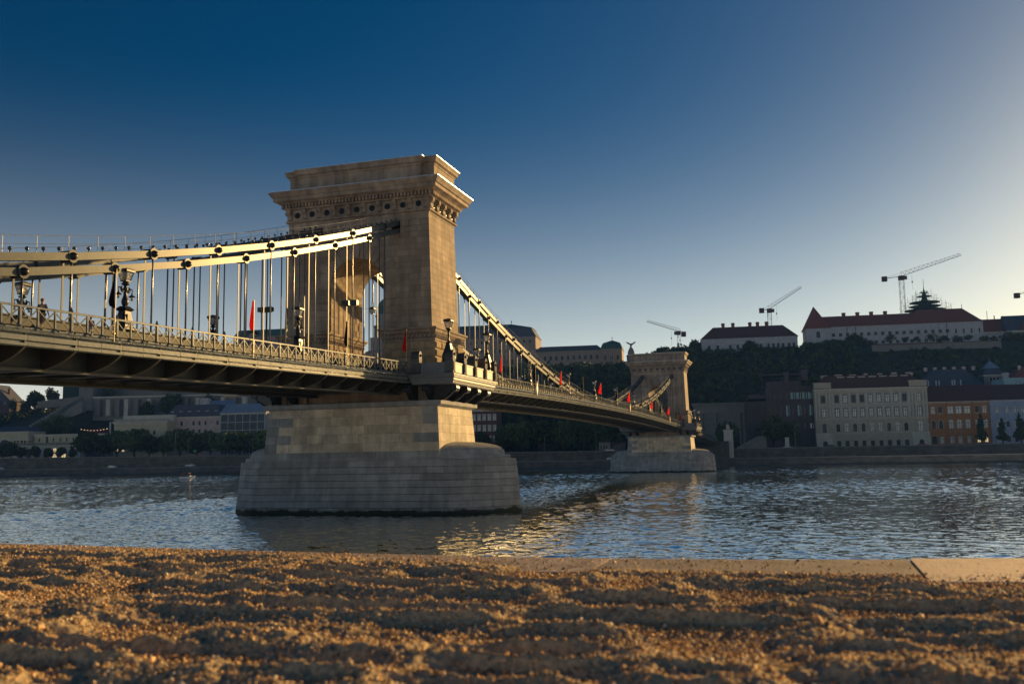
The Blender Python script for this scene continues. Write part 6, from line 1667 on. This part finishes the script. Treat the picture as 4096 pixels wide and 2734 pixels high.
# stone monument and ramp near the tunnel
A=at(3150,1800,334); t=thing('stone_monument','small pale stone pillar monument on the embankment left of the cream block','monument',(A[0],A[1],gz(0)),BR)
mb=MB(); mb.mould([(3.2,1.2,-.2),(3.0,1.1,.5),(1.2,.9,.9),(.9,.7,1.1),(.75,.6,4.4),(.95,.8,4.6),(.95,.8,4.9)]); mb.build('pillar','pale_trim',t)
A=at(2950,1800,352); t=thing('stone_ramp_wall','pale stone ramp wall with a seated lion figure beside the bridge end','wall',(A[0],A[1],gz(0)-.2),BR)
mb=MB(); mb.prism([(0,-1),(13,-1),(13,6.5),(9,6),(0,1.5)],0,2.5,'xz'); mb.build('wall','grey_stone',t)
A=at(2856,1792,322); t=thing('lion_pedestal','pale stone lion on a tall pedestal at the far end of the bridge','statue',(318,-10.7,3.6))
mb=MB(); mb.mould([(2.4,1.8,0),(2.3,1.7,11.0),(2.6,2.0,11.1),(2.6,2.0,11.6)]); mb.build('pedestal','pale_trim',t)
me=skin_mesh([(-1.5,0,12.2),(-.3,0,12.4),(1.0,0,12.6),(-2.0,0,13.4),(-2.5,0,13.8),(-2.2,.5,11.9),(-2.2,-.5,11.9),(1.5,.5,12.0),(1.5,-.5,12.0),(-1.5,.45,12.2),(-1.5,-.45,12.2)],[(0,1),(1,2),(0,3),(3,4),(0,9),(9,5),(0,10),(10,6),(2,7),(2,8)],[.7,.65,.7,.75,.4,.3,.3,.4,.4,.35,.35]); me.materials.append(M['pale_trim']); o=bpy.data.objects.new('lion',me); COL.objects.link(o); o.parent=t
# boat
A=at(747,1912,0) ; P=_f+_r*(747-2048)/FPX-_u*(1914-1367)/FPX; tt=(0.15-CAM[2])/P[2]; A=CAM+P*tt
t=thing('motor_boat','small white motor boat with a red-trimmed canopy on the river at left','boat',(float(A[0]),float(A[1]),.16),BR)
mb=MB()
rings=[]
for x,w,zt,zk in ((-2.3,.85,.62,-.2),(-1,1.0,.6,-.25),(.6,1.0,.66,-.25),(1.8,.7,.8,-.15),(2.8,.06,1.0,.3)):
    rings.append([(x,-w,zt),(x,-w*.85,zk+.25),(x,0,zk),(x,w*.85,zk+.25),(x,w,zt)])
mb.loft(rings,True); mb.build('hull','whitecar',t)
mb=MB(); mb.box(-1.6,-.8,1.75,1.0,.8,1.85); M['redtrim']=mat('red_trim',(.35,.04,.04),.6,var=0); mb.build('canopy','redtrim',t)
mb=MB()
for x in(-1.5,.9):
    for y in(-.75,.75): mb.tube([(x,y,.5),(x,y,1.8)],.03,4)
mb.build('canopy_posts','pole2',t); mb=MB(); mb.loft([[(.7,-.7,.6),(.7,.7,.6),(1.1,.6,1.15),(1.1,-.6,1.15)],[(1.3,-.65,.65),(1.3,.65,.65),(1.25,.5,1.1),(1.25,-.5,1.1)]]); mb.build('windscreen','pane',t)

# ================================================================== trees one can tell apart
g1='trees along the far street, left part'
row=[(350,1712,1,120,'round'),(415,1735,1,95,'round'),(470,1712,1,125,'broad'),(540,1703,1,150,'broad'),(600,1730,1,100,'round'),(655,1735,1,90,'broad'),(722,1702,1,140,'broad'),(790,1730,1,100,'round'),(845,1712,1,120,'broad'),(905,1722,1,110,'broad'),(960,1715,1,125,'broad'),(1015,1725,1,100,'round'),(1065,1708,1,120,'broad')]
O=['first','second','third','fourth','fifth','sixth','seventh','eighth','ninth','tenth','eleventh','twelfth','thirteenth','fourteenth']
for i,(u,v,_,w,k) in enumerate(row): tree(k,u,v,346+4*(i%3),w,f'dark green street tree, {O[i]} from left in the dense row left of the near pier',g1)
for i,(u,v,w) in enumerate(((15,1765,70),(48,1758,60),(90,1778,40),(140,1775,42),(196,1784,40),(246,1780,44),(291,1790,34))): tree('round',u,v,344,w,f'small rounded tree in front of the arcade, {O[i]} from the left edge','small trees before the arcade')
sk=[(140,1552,500,78,'round','roundest tree on the skyline at left'),(105,1585,500,42,'round','low tree just left of the roundest skyline tree'),(200,1541,502,52,'airy','pointed tree on the skyline between the round one and the scaffold'),(228,1555,500,40,'airy','thin tree touching the netted scaffold'),(55,1585,495,34,'airy','bare slim tree beside the gabled house')]
for u,v,c,w,k,l in sk: tree(k,u,v,c,w,l,'trees on the left skyline',vb=v+95)
for i,(u,v,c,w,k,l) in enumerate(((685,1555,445,80,'round','large dark tree in front of the buttressed wall'),(835,1560,445,55,'round','dark tree right of the large one before the buttressed wall'),(590,1590,445,55,'round','smaller dark tree before the middle of the buttressed wall'),(430,1520,475,60,'airy','ivy-like tree on the terrace wall just under the deck'),(240,1648,415,90,'broad','bushy tree below the stairway'),(190,1670,412,80,'broad','bushy tree left below the stairway'),(290,1690,408,90,'round','bushy tree above the gallery'))): tree(k,u,v,c,w,l,'garden trees on the slope at left',vb=v+125)
for i,(u,v,w,k) in enumerate(((2015,1690,90,'broad'),(2090,1672,110,'broad'),(2170,1665,120,'round'),(2250,1670,110,'broad'),(2330,1660,110,'round'),(2400,1690,80,'round'),(1930,1715,80,'round'))): tree(k,u,v,352,w,f'dark tree under the main span, {["second","third","fourth","fifth","sixth","seventh","first"][i]} from the near pier','trees under the main span')
tree('cone',3920,1655,346,56,'tallest dense conical tree before the brick house'); tree('cone',4005,1672,346,52,'broad conical tree before the blue house'); tree('cone',4075,1655,346,62,'conical tree at the right edge')
tree('olive',3090,1650,356,150,'large olive-green tree in front of the dark modern building'); tree('olive',3150,1672,352,110,'olive-green tree beside the large one, right'); tree('round',2905,1668,350,80,'dark tree in front of the lit tunnel arch'); tree('airy',3175,1735,346,40,'small tree beside the stone monument')
hl=[(2780,1348,505,62,'round','tree left of the white mansion, on the skyline'),(2738,1378,505,30,'airy','thin tree near the far tower cornice'),(2998,1352,486,78,'round','round tree in front of the white mansion'),(2835,1383,490,60,'round','tree before the left end of the white mansion'),(3240,1360,488,90,'broad','tree between the mansion and the long building'),(3335,1345,490,90,'round','tree before the left end of the long building'),(3420,1325,488,80,'round','tallest tree before the long building'),(3470,1350,486,60,'round','tree at the left end of the bastion'),(3300,1355,488,60,'airy','light tree before the long building'),(3755,1338,488,26,'airy','small tree on the bastion beside the flagpole'),(3650,1380,466,40,'round','tree climbing the bastion, left'),(3700,1378,466,50,'round','tree climbing the bastion, middle'),(3770,1388,466,50,'round','tree climbing the bastion, right'),(3950,1385,468,70,'round','tree at the right part of the bastion'),(4050,1320,490,110,'olive','big olive-green tree on the hill at the right edge'),(4010,1370,480,80,'olive','olive-green tree below the hill house at right'),(2430,1478,548,60,'round','tree below the bird statue'),(2280,1480,546,60,'olive','tree below the castle wing'),(2200,1500,546,70,'olive','tree below the left of the castle wing')]
for u,v,c,w,k,l in hl: tree(k,u,v,c,w,l,'trees on the castle hill',vb=v+85)
A=at(3758,1360,495); t=thing('flagpole','tall thin flagpole before the long white building','flagpole',(A[0],A[1],A[2])); mb=MB(); mb.tube([(0,0,-6),(0,0,12)],[.14,.06],5); mb.ball((0,0,12.1),.2,4); mb.build('pole','brick_gable',t)

# ================================================================== light, sky, camera
SA=R(-26.5); SE=R(13.0)
sun=bpy.data.lights.new('sun','SUN'); sun.energy=4.8; sun.angle=R(.53); sun.color=(1.0,.62,.22)
so=bpy.data.objects.new('sun',sun); COL.objects.link(so)
d=Vector((math.cos(SE)*math.cos(SA),math.cos(SE)*math.sin(SA),math.sin(SE))); so.rotation_euler=d.to_track_quat('Z','Y').to_euler(); so.location=(0,0,200)
wd=bpy.data.worlds.new('World'); scene.world=wd; wd.use_nodes=True; nt=wd.node_tree; N=nt.nodes; L=nt.links
bg=N['Background']; sky=N.new('ShaderNodeTexSky'); sky.sky_type='NISHITA'; sky.sun_disc=False; sky.sun_elevation=SE; sky.sun_rotation=PI/2-SA; sky.altitude=100; sky.air_density=1.0; sky.dust_density=.8; sky.ozone_density=2.2
gm=N.new('ShaderNodeHueSaturation'); gm.inputs['Saturation'].default_value=1.45; gm.inputs['Value'].default_value=.48
ga=N.new('ShaderNodeGamma'); ga.inputs['Gamma'].default_value=1.2
L.new(sky.outputs['Color'],ga.inputs['Color']); L.new(ga.outputs['Color'],gm.inputs['Color'])
# a thin summer haze low over the whole horizon, on top of the clear-sky model
tc=N.new('ShaderNodeTexCoord'); sp=N.new('ShaderNodeSeparateXYZ'); L.new(tc.outputs['Generated'],sp.inputs[0])
mr=N.new('ShaderNodeMapRange'); mr.inputs['From Min'].default_value=0; mr.inputs['From Max'].default_value=.42; mr.inputs['To Min'].default_value=1; mr.inputs['To Max'].default_value=0; L.new(sp.outputs['Z'],mr.inputs['Value'])
pw=N.new('ShaderNodeMath'); pw.operation='POWER'; L.new(mr.outputs['Result'],pw.inputs[0]); pw.inputs[1].default_value=3.0
vs=N.new('ShaderNodeVectorMath'); vs.operation='SCALE'; vs.inputs[0].default_value=(16.0,14.8,13.2); L.new(pw.outputs[0],vs.inputs['Scale'])
va=N.new('ShaderNodeVectorMath'); va.operation='ADD'; vm_=N.new('ShaderNodeVectorMath'); vm_.operation='MULTIPLY'; vm_.inputs[1].default_value=(.90,.96,1.0); L.new(gm.outputs['Color'],vm_.inputs[0]); L.new(vm_.outputs['Vector'],va.inputs[0]); L.new(vs.outputs['Vector'],va.inputs[1])
L.new(va.outputs['Vector'],bg.inputs['Color']); bg.inputs['Strength'].default_value=.05
cam=bpy.data.cameras.new('camera'); co_=bpy.data.objects.new('camera',cam); COL.objects.link(co_)
cam.sensor_width=36; cam.lens=FPX/4096*36; cam.clip_end=12000; cam.clip_start=.05
Mx=Matrix(((_r[0],_u[0],-_f[0],CAM[0]),(_r[1],_u[1],-_f[1],CAM[1]),(_r[2],_u[2],-_f[2],CAM[2]),(0,0,0,1)))
co_.matrix_world=Mx
cam.dof.use_dof=True; cam.dof.focus_distance=95; cam.dof.aperture_fstop=4.5
scene.camera=co_
scene.view_settings.view_transform='Standard'; scene.view_settings.look='None'; scene.view_settings.exposure=.45; scene.view_settings.gamma=1

# the air between here and the hill
mb=MB(); mb.box(-400,-700,-2.2,1400,1000,150); 
vm=bpy.data.materials.new('thin_air'); vm.use_nodes=True; nt=vm.node_tree
for n_ in list(nt.nodes):
    if n_.type=='BSDF_PRINCIPLED': nt.nodes.remove(n_)
pv=nt.nodes.new('ShaderNodeVolumePrincipled'); pv.inputs['Density'].default_value=1.1e-4; pv.inputs['Color'].default_value=(.10,.30,1,1); pv.inputs['Anisotropy'].default_value=.2
nt.links.new(pv.outputs[0],nt.nodes['Material Output'].inputs['Volume'])
tag(mb.build('haze',vm),kind='stuff')
